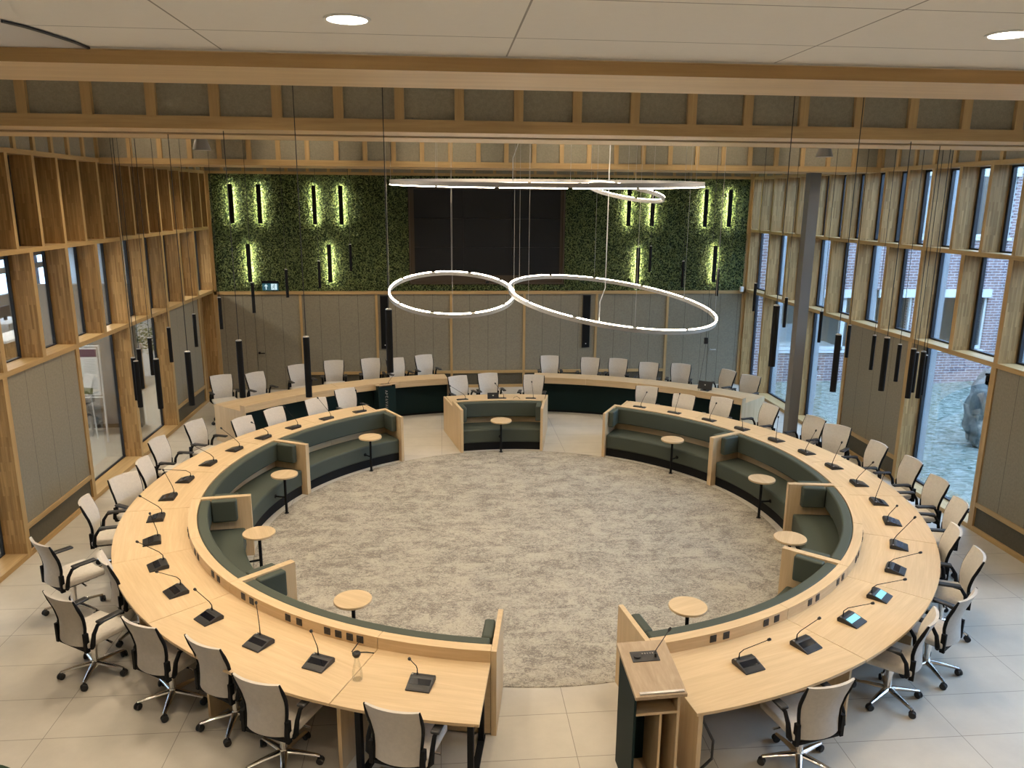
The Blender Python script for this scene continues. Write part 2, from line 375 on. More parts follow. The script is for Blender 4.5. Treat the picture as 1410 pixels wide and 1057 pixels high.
def cross_beam(name, y0, y1, x0, x1, studs, zb=5.26):
    b = struct(name)
    MB().box(x0, x1, y0+.04, y1-.04, zb+.03, 6.0).build('fabric_panel', 'frieze', b)
    MB().box(x0, x1, y0, y0+.05, zb, zb+.095).build('rail', 'gold_x', b)
    MB().box(x0, x1, y1-.05, y1, zb, zb+.095).build('rail', 'gold_x', b)
    MB().box(x0, x1, y0+.05, y0+.40, zb, zb+.03).build('soffit_board', 'oak_x', b)
    MB().box(x0, x1, y0+.40, y0+.62, zb+.015, zb+.03).build('track_groove', 'bframe', b)
    MB().box(x0, x1, y0+.62, y1-.05, zb, zb+.03).build('soffit_board', 'oak_x', b)
    stud_row(b, studs, y0, zb+.095, 6.0, .075, .04)
    stud_row(b, studs, y1-.04, zb+.095, 6.0, .075, .04)
    return b
st = [k*.4767-.02 for k in range(-13, 15)]
cross_beam('trim_3', -4.0, -2.85, XL, XR, st)
cross_beam('trim_4', 3.2, 4.3, XL, XR, st)

# ------------------------------------------------------------------ side walls
def side_wall(side):
    s = 1 if side == 'right' else -1
    X = XR if s > 0 else XL
    w = struct('wall_'+side)
    def bx(x0, x1, *a): 
        q0, q1 = X+s*x0, X+s*x1
        return MB().box(min(q0, q1), max(q0, q1), *a)
    YS = -6.6
    off = .33
    # rails / transoms (full depth)
    bx(0, .33, YS, YB, ZT, ZT+.065).build('top_rail', 'gold_y', w)
    bx(0, .33, YS, YB, Z1, Z1+.065).build('transom', 'gold_y', w)
    bx(0, .33, YS, YB, Z2, Z2+.07).build('transom', 'gold_y', w)
    # wall above the rail
    bx(.04, .34, YS, YB, ZT+.065, 6.0).build('fabric_panel', 'frieze', w)
    ys = [.12+.515*k for k in range(-12, 18) if YS < .12+.515*k < YB-.05]
    for a in ys: bx(0, .04, a-.035, a+.035, ZT+.065, 6.0).build('stud', 'gold_z', w)
    # fins
    t0 = .37 if s < 0 else .27
    tops = [t0+.68*k for k in range(-10, 13)]
    mids = [(.69 if s < 0 else .63)+1.018*k for k in range(-7, 8)]
    lows = [-.37+2.04*k for k in range(-3, 5)]
    for a in tops: bx(0, .33, a-.035, a+.035, Z1+.065, ZT).build('fin', 'stave', w); bx(-.004, 0, a-.035, a+.035, Z1+.065, ZT).build('fin_edge', 'gold_z', w)
    for a in mids: bx(0, .33, a-.045, a+.045, Z2+.07, Z1).build('fin', 'stave', w); bx(-.004, 0, a-.045, a+.045, Z2+.07, Z1).build('fin_edge', 'gold_z', w)
    for a in lows: bx(0, .33, a-.05, a+.05, 0, Z2).build('post', 'stave', w); bx(-.004, 0, a-.05, a+.05, 0, Z2).build('post_edge', 'gold_z', w)
    bx(0, .33, YB-.07, YB, 0, 6).build('corner_post', 'stave', w)
    if s > 0:
        for a in lows: bx(.33, .45, a-.07, a+.03, -.1, ZT+.1).build('outer_mullion', 'alu', w)
    # lower bays
    if s < 0: kinds = ['g', 'p', 'g', 'p', 'g', 'g', 'p', 'b']      # from y=-6.49
    else: kinds = ['g', 'g', 'p', 'g', 'p', 'g', 'g', 'g']
    edges = lows+[YB-.02]
    wins = []
    for i, k in enumerate(kinds):
        a, b = edges[i]+.05, edges[i+1]-.05
        if k == 'p':
            bx(.02, .30, a, b, .44, Z2).build('fabric_panel', 'panel_y', w)
            bx(0, .30, a, b, .375, .445).build('panel_rail', 'gold_y', w)
            bx(.03, .30, a, b, .07, .375).build('lower_panel', 'grille', w)
            bx(-.005, .30, a, b, 0, .07).build('base_board', 'gold_y', w)
        elif k == 'b':
            bx(.28, .33, a, b, 0, Z2).build('back_board', 'stave', w)
            bx(-.005, .33, a, b, 0, .07).build('base_board', 'gold_y', w)
        else:
            bx(-.005, .33, a, b, 0, .07).build('base_board', 'gold_y', w); wins.append((a, b, .07, Z2))
    for lst, z0, z1, h in ((mids, Z2+.07, Z1, .045), (tops, Z1+.065, ZT, .035)):
        for p, q in zip(lst[:-1]+[lst[-1]], lst[1:]+[YB-.03]): wins.append((p+h, q-h, z0, z1))
    return w, wins
wall_l, win_l = side_wall('left'); wall_r, win_r = side_wall('right')
wn = 1
for s, X, wins in ((-1, XL, win_l), (1, XR, win_r)):
    for a, b, z0, z1 in wins:
        o = struct('window_%d' % wn); wn += 1
        x0, x1 = sorted((X+s*(.285 if s < 0 else .27), X+s*.325)); fr = .03 if s < 0 else .045
        MB().box(x0, x1, a, a+fr, z0, z1).box(x0, x1, b-fr, b, z0, z1).box(x0, x1, a+fr, b-fr, z0, z0+fr*.6).box(x0, x1, a+fr, b-fr, z1-fr*.6, z1).build('window_frame', 'bframe', o)
        xg = X+s*.305
        MB().box(xg-.005, xg+.005, a+fr, b-fr, z0+fr*.6, z1-fr*.6).build('pane', 'glass', o)

# ------------------------------------------------------------------ back wall
bw = struct('wall_back')
MB().box(XL-.34, XR+.34, YB+.12, YB+.3, 0, 6.0).build('wall_core', 'greywall', bw)
sx = [-4.65, -2.79, -.93, .93, 2.79, 4.65]
for i in range(5):
    x0, x1 = sx[i]+.03, sx[i+1]-.03
    MB().box(x0, x1, YB+.02, YB+.12, .44, 2.415).build('fabric_panel', 'panel_x', bw)
    MB().box(x0, x1, YB-.005, YB+.12, .375, .445).build('panel_rail', 'gold_x', bw)
    MB().box(x0, x1, YB+.03, YB+.12, .07, .375).build('lower_panel', 'grille', bw)
    MB().box(x0, x1, YB-.01, YB+.12, 0, .07).build('base_board', 'gold_x', bw)
for a in sx: MB().box(a-.03, a+.03, YB-.005, YB+.12, 0, 2.415).build('stile', 'gold_z', bw)
MB().box(XL, XR, YB-.01, YB+.12, 2.415, 2.495).build('panel_rail', 'gold_x', bw)
MB().box(XL, XR, YB-.01, YB+.12, 5.28, 5.345).build('top_rail', 'gold_x', bw)
MB().box(XL, XR, YB+.03, YB+.12, 5.345, 6.0).build('fabric_panel', 'frieze', bw)
for k in range(-13, 14): MB().box(k*.498+.16-.035, k*.498+.16+.035, YB-.005, YB+.03, 5.345, 6.0).build('stud', 'gold_z', bw)
MB().box(XL, XL+.07, YB-.01, YB+.12, 0, 5.3).build('stile', 'gold_z', bw); MB().box(XR-.07, XR, YB-.01, YB+.12, 0, 5.3).build('stile', 'gold_z', bw)
for n, (x0, x1, xs) in enumerate(((XL+.07, -4.68, -5.78), (4.68, XR-.07, 5.79))):
    d = struct('door_%d' % (n+1))
    MB().box(x0, xs-.006, YB+.02, YB+.10, .01, 2.41).build('door_leaf', 'panel_x', d)
    q = MB().box(xs+.006, x1, YB+.02, YB+.10, .01, 2.41).build('door_leaf', 'panel_x', d)
    MB().box(xs-.006, xs+.006, YB+.06, YB+.12, 0, 2.41).build('shadow_gap', 'bframe', d)
    h = MB().tube([(xs+.06, YB+.02, .95), (xs+.06, YB-.04, .95), (xs+.20, YB-.04, .95)], .012, 8).cyl(.028, -.012, .012, 16, T=Matrix.Translation((xs+.06, YB+.012, .95)) @ Matrix.Rotation(PI/2, 4, 'X')).build('door_handle', 'blackm' if n == 0 else 'steel', d)
# end wall of the hall behind the viewer and the balcony room
fw = struct('wall_front')
MB().box(-7.1, 7.1, -12.7, -12.6, 0, 5.5).build('wall_core', 'plaster', fw)
MB().box(-7.1, -7.04, -12.6, -6.6, 0, 6.0).build('wall_core', 'plaster', fw); MB().box(7.02, 7.1, -12.6, -6.6, 0, 6.0).build('wall_core', 'plaster', fw)

# ------------------------------------------------------------------ green wall
gw = thing('green_wall', 'leafy green preserved plant wall around the video screen', 'plant wall', (0, YB, 2.5))
bg = MB()
nx0, nx1, nz0, nz1 = -1.95, 1.92, 2.66, 5.09
for x0, x1, z0, z1 in ((XL+.07, nx0, 2.495, 5.28), (nx1, XR-.07, 2.495, 5.28), (nx0, nx1, 2.495, nz0), (nx0, nx1, nz1, 5.28)): bg.box(x0, x1, YB+.03, YB+.12, z0, z1)
bg.build('moss_backing', 'moss', gw)
NL = 62000
lx = rng.uniform(XL+.08, XR-.08, NL); lz = rng.uniform(2.50, 5.275, NL)
keep = ~((lx > nx0-.01) & (lx < nx1+.01) & (lz > nz0-.01) & (lz < nz1+.01)); lx, lz = lx[keep], lz[keep]; n = len(lx)
ly = YB+.03-rng.uniform(0, .055, n)
nrm = np.stack([rng.normal(0, .55, n), -np.ones(n), rng.normal(.15, .55, n)], 1); nrm /= np.linalg.norm(nrm, axis=1)[:, None]
ang = rng.uniform(0, 2*PI, n); t1 = np.cross(nrm, [0, 0, 1.0]); t1 /= np.linalg.norm(t1, axis=1)[:, None]; t2 = np.cross(nrm, t1)
u = t1*np.cos(ang)[:, None]+t2*np.sin(ang)[:, None]; v = np.cross(nrm, u)
sz = rng.uniform(.014, .03, n)[:, None]; P0 = np.stack([lx, ly, lz], 1)
V = np.stack([P0-u*sz, P0+v*sz*.5+nrm*sz*.2, P0+u*sz, P0-v*sz*.5+nrm*sz*.2], 1).reshape(-1, 3)
me = bpy.data.meshes.new('leaves'); me.vertices.add(4*n); me.vertices.foreach_set('co', V.ravel())
me.loops.add(4*n); me.loops.foreach_set('vertex_index', np.arange(4*n)); me.polygons.add(n); me.polygons.foreach_set('loop_start', np.arange(0, 4*n, 4)); me.polygons.foreach_set('loop_total', np.full(n, 4))
me.update(calc_edges=True); me.materials.append(MT['leaf'])
lf = bpy.data.objects.new('leaves', me); COL.objects.link(lf); lf.parent = gw; lf.matrix_parent_inverse = MW[gw.name].inverted(); lf['kind'] = 'stuff'

# video wall
vw = thing('video_wall', 'large dark video wall of nine panels framed in brown wood', 'screen', (0, YB, nz0))
MB().box(nx0, nx0+.03, YB-.03, YB+.12, nz0, nz1).box(nx1-.03, nx1, YB-.03, YB+.12, nz0, nz1).box(nx0+.03, nx1-.03, YB-.03, YB+.12, nz1-.03, nz1).box(nx0+.03, nx1-.03, YB-.03, YB+.12, nz0, nz0+.03).build('frame', plain('dark bronze wood', (.07, .045, .025), .5), vw) if False else None
MT['bronze'] = plain('dark bronze wood', (.06, .04, .022), .5)
MB().box(nx0, nx0+.03, YB-.03, YB+.10, nz0, nz1).box(nx1-.03, nx1, YB-.03, YB+.10, nz0, nz1).box(nx0+.03, nx1-.03, YB-.03, YB+.10, nz1-.03, nz1).box(nx0+.03, nx1-.03, YB-.03, YB+.10, nz0, nz0+.03).build('frame', 'bronze', vw)
MB().box(nx0+.03, nx1-.03, YB+.06, YB+.11, nz0+.03, nz1-.03).build('back_panel', 'bronze', vw)
for i in range(3):
    for j in range(3):
        x0 = -1.815+i*1.207; z0 = 2.885+j*.694
        MB().box(x0, x0+1.203, YB+.02, YB+.06, z0, z0+.690).build('display', 'screen', vw)
wc = thing('webcam', 'small black camera centred under the video wall', 'camera', (-.02, YB, 2.69))
MB().box(-.06, .02, YB-.06, YB+.02, 2.69, 2.75).build('camera_body', 'black', wc, bevel=.008)
MB().cyl(.018, 0, .02, 16, T=Matrix.Translation((-.02, YB-.06, 2.72)) @ Matrix.Rotation(PI/2, 4, 'X')).build('lens', 'lcd', wc)

# wall light bars
bars = [(-6.12, 5.04, 4.13, 'outermost bar of the upper left four'), (-5.47, 5.04, 4.13, 'second bar of the upper left four'), (-4.18, 5.03, 4.12, 'third bar of the upper left four'), (-3.55, 5.03, 4.12, 'upper left bar nearest the video wall'),
        (-5.80, 3.68, 2.74, 'lower bar above the exit sign'), (-3.88, 3.68, 2.72, 'lower left bar nearer the video wall'),
        (3.50, 5.03, 4.12, 'upper right bar nearest the video wall'), (4.10, 5.03, 4.12, 'second upper right bar from the video wall'), (5.46, 5.02, 4.11, 'third upper right bar from the video wall'), (6.08, 5.02, 4.11, 'upper right bar nearest the window wall'),
        (3.79, 3.62, 2.68, 'lower right bar nearer the video wall'), (5.78, 3.66, 2.73, 'lower right bar nearer the window wall')]
pr = None
for x, zt, zb, d in bars:
    lab = 'black light bar glowing on the green wall, '+d
    if pr is None:
        pr = thing('wall_light', lab, 'wall light', (x, YB-.09, zb), 0, 'light bars on the green wall')
        a = MB().box(-.048, .048, -.03, .012, 0, .91).build('housing', 'blackm', pr, world=False)
        MB().box(-.042, .042, .012, .018, .02, .89).build('light_strip', 'strip', pr, world=False)
        MB().box(-.01, .01, .02, .11, .1, .12).box(-.01, .01, .02, .11, .79, .81).build('bracket', 'blackm', pr, world=False)
    else: dup(pr, (x, YB-.09, zb), 0, lab)

# speakers, sensor, exit sign
for x, d in ((-2.60, 'left'), (2.53, 'right')):
    t = thing('column_speaker', 'tall black column speaker set in the back wall %s of the centre' % d, 'speaker', (x, YB, 1.03), 0, 'column speakers')
    MB().box(x-.10, x+.10, YB-.012, YB+.02, 1.03, 2.385).build('speaker_frame', 'charcoal', t)
    MB().box(x-.085, x+.085, YB-.02, YB-.012, 1.05, 2.365).build('grille', 'blackm', t)
    MB().box(x-.012, x+.012, YB-.023, YB-.02, 1.12, 1.145).build('badge', 'white', t)
t = thing('exit_sign', 'illuminated green exit sign with white arrow and running figure', 'sign', (-5.33, YB-.1, 2.53))
MB().box(-5.53, -5.13, YB-.13, YB-.09, 2.70, 2.76).box(-5.2, -5.18, YB-.11, YB, 2.72, 2.74).build('housing', 'blackm', t)
MT['exitg'] = emis('exit sign green', (.02, .12, .16), .35); MT['exitw'] = emis('exit sign white', (.75, .95, 1), .45)
MB().box(-5.52, -5.14, YB-.115, YB-.105, 2.53, 2.70).build('sign_face', 'exitg', t)
yy = YB-.119
ar = MB(); ar.add([(-5.43-.05, yy, 2.625), (-5.43, yy, 2.68), (-5.43+.05, yy, 2.625), (-5.43+.02, yy, 2.63), (-5.43, yy, 2.652), (-5.43-.02, yy, 2.63)], [(0, 1, 4, 5), (1, 2, 3, 4)]); ar.box(-5.442, -5.418, yy, yy+.003, 2.55, 2.66); ar.build('arrow', 'exitw', t)
MB().box(-5.31, -5.17, yy, yy+.003, 2.545, 2.69).build('doorway_pictogram', 'exitw', t)
fg = MB(); y2 = yy-.003
fg.lathe([(0, 0), (.011, 0), (.011, .002), (0, .002)], 10, T=Matrix.Translation((-5.232, y2, 2.672)) @ Matrix.Rotation(PI/2, 4, 'X'))
for p in ([(-5.235, y2, 2.655), (-5.245, y2, 2.61)], [(-5.245, y2, 2.61), (-5.225, y2, 2.585), (-5.235, y2, 2.555)], [(-5.245, y2, 2.61), (-5.265, y2, 2.59), (-5.29, y2, 2.585)], [(-5.237, y2, 2.65), (-5.265, y2, 2.635), (-5.27, y2, 2.615)], [(-5.237, y2, 2.65), (-5.21, y2, 2.63)]): fg.tube(p, .006, 6)
fg.build('running_figure', 'exitg', t)
sn = MB().box(6.52, 6.60, YB-.10, YB-.012, 2.47, 2.60).build('motion_sensor', 'white', bevel=.01); tag(sn, 'small white sensor box in the corner above the right door', 'sensor')

for s_, px, py, d in ((1, 1368, 513, 'right wall near the rock window'), (-1, 2, 556, 'left wall at the picture edge')):
    X_ = (XR if s_ > 0 else XL)+s_*.12
    p = CAM+ray(px, py)*((X_-CAM.x)/ray(px, py).x)
    t = thing('dome_camera', 'black pan and tilt camera under the transom of the '+d, 'camera', (p.x, p.y, Z2-.26), 0, 'pan and tilt cameras')
    MB().box(-.07, .07, -.07, .07, .10, .13).cyl(.02, .13, .26, 12).box(-.085, -.065, -.03, .03, -.02, .11).box(.065, .085, -.03, .03, -.02, .11).build('bracket', 'blackm', t, world=False)
    MB().lathe([(0, -.075), (.05, -.055), (.072, 0), (.055, .05), (0, .07)], 20).build('camera_head', 'black', t, world=False, smooth=True)
    MB().cyl(.03, .05, .085, 16, T=Matrix.Rotation(-s_*PI/2, 4, 'Y')).build('lens', 'lcd', t, world=False)
# column
cm = thing('steel_column', 'grey painted steel column standing by the window wall', 'column', (5.74, 3.8, 0))
MB().box(5.64, 5.84, 3.70, 3.90, 0, 5.26).build('shaft', 'column', cm); MB().box(5.62, 5.86, 3.68, 3.92, 0, .012).build('base_plate', 'column', cm)

# ------------------------------------------------------------------ ring desks and benches
RI, RS, RC, RO, HS, HD = 4.386, 4.492, 3.76, 5.329, .857, .74
def radial_panel(mb, th, r0, r1, t, z0, z1, off=0):
    T = Matrix.Rotation(th, 4, 'Z'); mb.box(r0, r1, -t/2+off, t/2+off, z0, z1, T=T); return mb
def desk(name, label, loc, joints, sockets, ends):
    d = thing(name, label, 'desk', loc)
    for a, b in zip(joints[:-1], joints[1:]):
        mid = R((a+b)/2); h = abs(R(b-a))/2-.0006
        o = MB().arc(RS-.01, RO, -h, h, HD-.028, HD, 10).build('tabletop', 'oak_y', d, bevel=.002); o.matrix_parent_inverse = MW[d.name].inverted(); o.rotation_euler.z = mid
        o = MB().arc(RI, RS, -h, h, .02, HS, 10).build('screen_panel', 'oak_y', d); o.rotation_euler.z = mid
    for th in sockets:
        T = Matrix.Rotation(R(th), 4, 'Z')
        s_ = MB().box(RS-.002, RS+.006, -.036, .036, .765, .837, T=T).build('socket', 'bframe', d, bevel=.004)
        q = MB().cyl(.021, RS+.0061, RS+.009, 14, T=T @ Matrix.Translation((0, 0, .801)) @ Matrix.Rotation(PI/2, 4, 'Y')).build('socket_well', 'black'); q.parent = s_; q.matrix_parent_inverse = MW[d.name].inverted(); s_inv = MW[d.name].inverted(); q.matrix_parent_inverse = Matrix()
    return d
def end_panel(d, th, sgn, step=True, inner_only=False, r0=RC):
    th = R(th)+sgn*.025/4.4
    mb = MB(); radial_panel(mb, th, r0, RS+.004, .05, 0.0, HS); 
    mb.build('end_panel', 'oak_z', d, bevel=.002)
    if not inner_only:
        mb = MB(); radial_panel(mb, th, RS+.004, RO, .04, 0, HD-.002 if step else HD-.03); mb.build('end_panel', 'oak_z', d)
def divider(d, th):
    mb = MB(); radial_panel(mb, R(th), RC, RI, .085, .0, HS); mb.build('divider', 'oak_z', d, bevel=.002)

JL = [120.66, 136.1, 153.2, 170.3, 187.4, 204.5, 221.5, 247.0, 260.53]
JR = [60.14, 42.2, 25.1, 8.0, -9.1, -26.2, -43.3, -60.4, -80.64]
micL = [-106.0, -117.4, -125.6, -134.5, -143.2, -151.7, -160.2, -168.7, -177.2, 174.9, 166.3, 157.9, 149.5, 141.3, 132.6, 124.2]
micR = [56.1, 47.6, 38.9, 30.5, 21.4, 12.9, 4.6, -4.1, -12.5, -20.5, -29.4, -37.6, -46.5, -54.6, -63.5, -71.8]
soL = [-115.3, -116.7, -118.3, -119.9] + sum([[m+.4-.95, m+.4+.95] for m in micL[2:]], [])
soR = sum([[m-.95, m+.95] for m in micR], [])
dl = desk('curved_desk', 'long curved oak desk sweeping round the left side of the ring', pol(4.9, R(190)), JL, soL, None)
dr = desk('curved_desk', 'long curved oak desk sweeping round the right side of the ring', pol(4.9, R(-10)), JR, soR, None)
dc = desk('curved_desk', 'short curved oak desk with tablet and three seats at the head of the ring', pol(4.9, R(90.5)), [79.16, 101.84], [88, 90, 92], None)
for th in (153, 187.4, 221.8): divider(dl, th)
for th in (26.4, -8.1, -42.6): divider(dr, th)
end_panel(dl, 120, 1); end_panel(dl, 261.2, -1, inner_only=True)
end_panel(dr, 60.8, -1); end_panel(dr, -81.3, 1, inner_only=True)
end_panel(dc, 78.5, 1); end_panel(dc, 102.5, -1)
# supports under the tops
for d, ths in ((dl, (247.0, 230, 213, 195.9, 178.8, 161.7, 144.6)), (dr, (-60.4, -43.3, -26.2, -9.1, 8, 25.1, 42.2))):
    for th in ths:
        mb = MB(); radial_panel(mb, R(th), RS, 5.20, .035, 0, HD-.03); mb.build('support_panel', 'oak_z', d)
mb = MB(); radial_panel(mb, R(-80.15), RS+.01, RO-.01, .04, 0, HD-.03); mb.build('end_panel', 'oak_z', dr)
for th in (-100.4, -110.8):
    mb = MB(); T = Matrix.Rotation(R(th), 4, 'Z')
    mb.box(4.56, 4.61, -.025, .025, 0, HD-.03, T=T).box(5.20, 5.25, -.025, .025, 0, HD-.03, T=T).box(4.52, 5.28, -.03, .03, 0, .03, T=T).box(4.61, 5.20, -.025, .025, HD-.07, HD-.03, T=T)
    mb.build('steel_leg', 'blackm', dl)

GR = 'green upholstered curved benches inside the ring'
def bench(a0, a1, label):
    """a0<a1 degrees, clear inner faces of the dividers"""
    mid = (a0+a1)/2; h = R(a1-a0)/2; b = thing('curved_bench', label, 'bench', pol(4.1, R(mid)), 0, GR)
    A0, A1 = R(a0), R(a1)
    MB().arc(3.875, 4.36, A0, A1, 0, .15, 22).build('plinth', 'blackm', b)
    MB().arc(3.85, RI-.012, A0, A1, .15, .42, 24).build('seat', 'green', b, bevel=.028, seg=3, smooth=True)
    MB().arc(RI-.13, RI-.004, A0+.004, A1-.004, .55, .85, 24).build('back_cushion', 'green', b, bevel=.022, seg=3, smooth=True)
    for th, s in ((A0, 1), (A1, -1)):
        T = Matrix.Rotation(th, 4, 'Z')
        y0, y1 = sorted((s*.004, s*.105))
        MB().box(3.93, RI-.135, y0, y1, .55, .85, T=T).build('side_cushion', 'green', b, bevel=.022, seg=3, smooth=True)
    return b
k9 = .045/4.05*57.3
dv = [120, 153, 187.4, 221.8, 261.15]
nm = ['green curved bench bay farthest back on the left side', 'green curved bench bay, second from the back on the left side', 'green curved bench bay, third from the back on the left side', 'green curved bench bay at the front end of the left side']
for i in range(4): bench(dv[i]+(k9 if i else .7), dv[i+1]-(k9 if i < 3 else .75), nm[i])
dv = [60.8, 26.4, -8.1, -42.6, -81.3]; nm = [x.replace('left side', 'right side') for x in nm]
for i in range(4): bench(dv[i+1]+(k9 if i < 3 else .7), dv[i]-(k9 if i else .7), nm[i])
bench(79.25, 101.75, 'short green curved bench at the head of the ring, below the tablet')

# side tables
tabs = [(131.5, 'before the farthest left bench bay'), (165.7, 'before the second left bench bay'), (-160.3, 'before the third left bench bay'), (-124.9, 'nearest the camera on the left'),
        (90.8, 'before the head bench'), (38.4, 'before the farthest right bench bay'), (3.7, 'before the second right bench bay'), (-30.2, 'before the third right bench bay'), (-68.0, 'nearest the camera on the right')]
st0 = None
for th, d in tabs:
    lab = 'round oak side table on a black post '+d; p = pol(3.68, R(th))
    if st0 is None:
        st0 = thing('side_table', lab, 'side table', p, R(th), 'round side tables by the benches')
        MB().lathe([(0, .62), (.197, .62), (.20, .624), (.20, .642), (.197, .646), (0, .646)], 48).build('table_top', 'oak_y', st0, world=False)
        MB().cyl(.02, .01, .62, 16).build('post', 'blackm', st0, world=False)
        MB().tube([(0, 0, .27), (.165, 0, .27)], .013, 10).cyl(.03, 0, .008, 16, T=Matrix.Translation((.165, 0, .27)) @ Matrix.Rotation(PI/2, 4, 'Y')).build('wall_bracket', 'blackm', st0, world=False)
        MB().cyl(.035, .008, .014, 20).build('foot', 'blackm', st0, world=False)
    else: dup(st0, p, R(th), lab)

# ------------------------------------------------------------------ rear desks
RF, RB = 6.45, 7.44
for (a0, a1), lab, side in (((98.8, 139.6), 'long curved oak desk with dark green front at the back left', 'l'), ((41.0, 82.0), 'long curved oak desk with dark green front at the back right', 'r')):
    d = thing('rear_desk', lab, 'desk', pol(7, R((a0+a1)/2)))
    n = 4
    for i in range(n):
        b0 = a0+(a1-a0)*i/n; b1 = a0+(a1-a0)*(i+1)/n; mid = R((b0+b1)/2); h = R(b1-b0)/2-.0004
        o = MB().arc(RF+.08, RB, -h, h, HD-.028, HD, 8).build('tabletop', 'oak_y', d); o.rotation_euler.z = mid
        o = MB().arc(RF, RF+.08, -h, h, HD-.02, HS, 8).build('screen_panel', 'oak_y', d); o.rotation_euler.z = mid
    MB().arc(6.68, 6.71, R(a0)+.006, R(a1)-.006, .05, HD-.03, 40).build('modesty_panel', 'deepgreen', d)
    MB().arc(6.70, 6.72, R(a0)+.006, R(a1)-.006, 0, .05, 40).build('kickboard', 'blackm', d)
    for th, s in ((R(a0), 1), (R(a1), -1)):
        T = Matrix.Rotation(th, 4, 'Z'); y0, y1 = sorted((0, s*.04)); y2_, y3_ = sorted((-s*.001, s*.04))
        MB().box(RF+.08 if False else 6.60, RB, -.02 if s > 0 else 0, 0 if s > 0 else .02, 0, HD, T=T).box(RF, RF+.15, -.02 if s > 0 else 0, 0 if s > 0 else .02, HD-.14 if False else .0, HS, T=T).build('end_panel', 'oak_z', d)

# ------------------------------------------------------------------ lecterns
def lectern(label, loc, rz, marks, box_only=False, m=1):
    """local: +y towards the reader, front faces -y"""
    t = thing('lectern', label, 'lectern', loc, rz); W = .19
    PR = [(-.22, 0), (.2, 0), (.2, .98), (-.22, 1.066)]
    MB().side(PR, -W, -W+.02).build('side_panel', 'deepgreen' if (box_only or m > 0) else 'oak_z', t, world=False)
    MB().side(PR, W-.02, W).build('side_panel', 'deepgreen' if (box_only or m < 0) else 'oak_z', t, world=False)
    FX = Matrix.Scale(m, 4, (1, 0, 0))
    MB().box(-W, W, -.24, -.22, 0, 1.04).build('front_panel', 'deepgreen', t, world=False)
    MB().box(-W+.021, W-.021, -.2, .195, .755, .777).box(-W+.021, W-.021, -.2, .195, .02, .04).build('shelf', 'oak_x', t, world=False)
    MB().box(-.06, -.04, -.2, .16, .04, .755).build('inner_board', 'oak_z', t, world=False)
    MB().side([(-.29, 1.085), (.29, .965), (.29, .995), (-.29, 1.115)], -.21, .21).build('top_board', 'ash_y' if not marks else 'oak_y', t, world=False, bevel=.003)
    sl = lambda y: 1.115-(y+.29)*(.12/.58)
    MB().side([(.255, sl(.255)), (.275, sl(.275)), (.275, sl(.275)+.012), (.255, sl(.255)+.012)], -.19, .17).build('paper_stop', 'steel', t, world=False)
    cp = MB().side([(-.17, sl(-.17)), (-.06, sl(-.06)), (-.06, sl(-.06)+.006), (-.17, sl(-.17)+.006)], -.13, .10, T=FX).build('control_plate', 'charcoal', t, world=False)
    q = MB().cyl(.028, 0, .006, 20, T=Matrix.Translation((-.08*m, -.115, sl(-.115)+.006))).build('speaker_disc', 'black'); q.parent = cp
    for k in range(5):
        q = MB().cyl(.006, 0, .004, 10, T=Matrix.Translation((m*(-.03+k*.022), -.14, sl(-.14)+.006))).build('button', 'steel'); q.parent = cp
    B = Vector((.07*m, -.10, sl(-.10)+.006))
    MB().cyl(.01, 0, .03, 10, T=Matrix.Translation(B)).tube([B, B+Vector((.005, 0, .05)), B+Vector((.05*m, -.01, .13)), B+Vector((.11*m, -.02, .22))], .0035, 6).build('gooseneck', 'black', t, world=False)
    MB().tube([B+Vector((.105*m, -.02, .212)), B+Vector((.115*m, -.021, .228)), B+Vector((.128*m, -.022, .246))], [.008, .014, .008], 10).build('microphone_head', 'black', t, world=False, smooth=True)
    if marks:
        mk = MB(); y = -.2415
        zz = .93
        shapes = [[(0, 0), (1, .5), (0, 1)], [(0, 0), (1, .3), (.5, 1)], [(0, .5), (1, 0), (1, 1)], [(0, 0), (1, .5), (0, 1)], [(1, 0), (0, .5), (1, 1)], [(0, 0), (1, .5), (0, 1)], [(1, 0), (0, .2), (0, .8), (1, 1)], [(0, 0), (1, .5), (0, 1)], [(0, 0), (1, 0)], [(0, .5), (1, .5), (1, 1)]]
        for s_ in shapes:
            pts = [(-.04+.05*a, y, zz-.05*b) for a, b in s_]; mk.tube(pts, .004, 4); zz -= .078
        mk.build('lettering', 'steel', t, world=False)
    return t
pB = (on_z(851.9, 886.4, 1.115)+on_z(911.5, 877.9, 1.115))/2; pF = (on_z(942.2, 952, .995)+on_z(880, 963, .995))/2
mid = (pB+pF)/2; dirv = (pF-pB); rz = math.atan2(dirv.y, dirv.x)-PI/2
lectern('oak topped lectern with dark green side beside the front right desk end', (mid.x, mid.y, 0), rz, False, False, -1)
p = pol(6.46, R(112)); rl = lectern('dark green lectern with small lettering built into the rear left desk', (p.x, p.y, 0), R(112)-PI/2, True, True); rl.scale = (1, .8, .79)

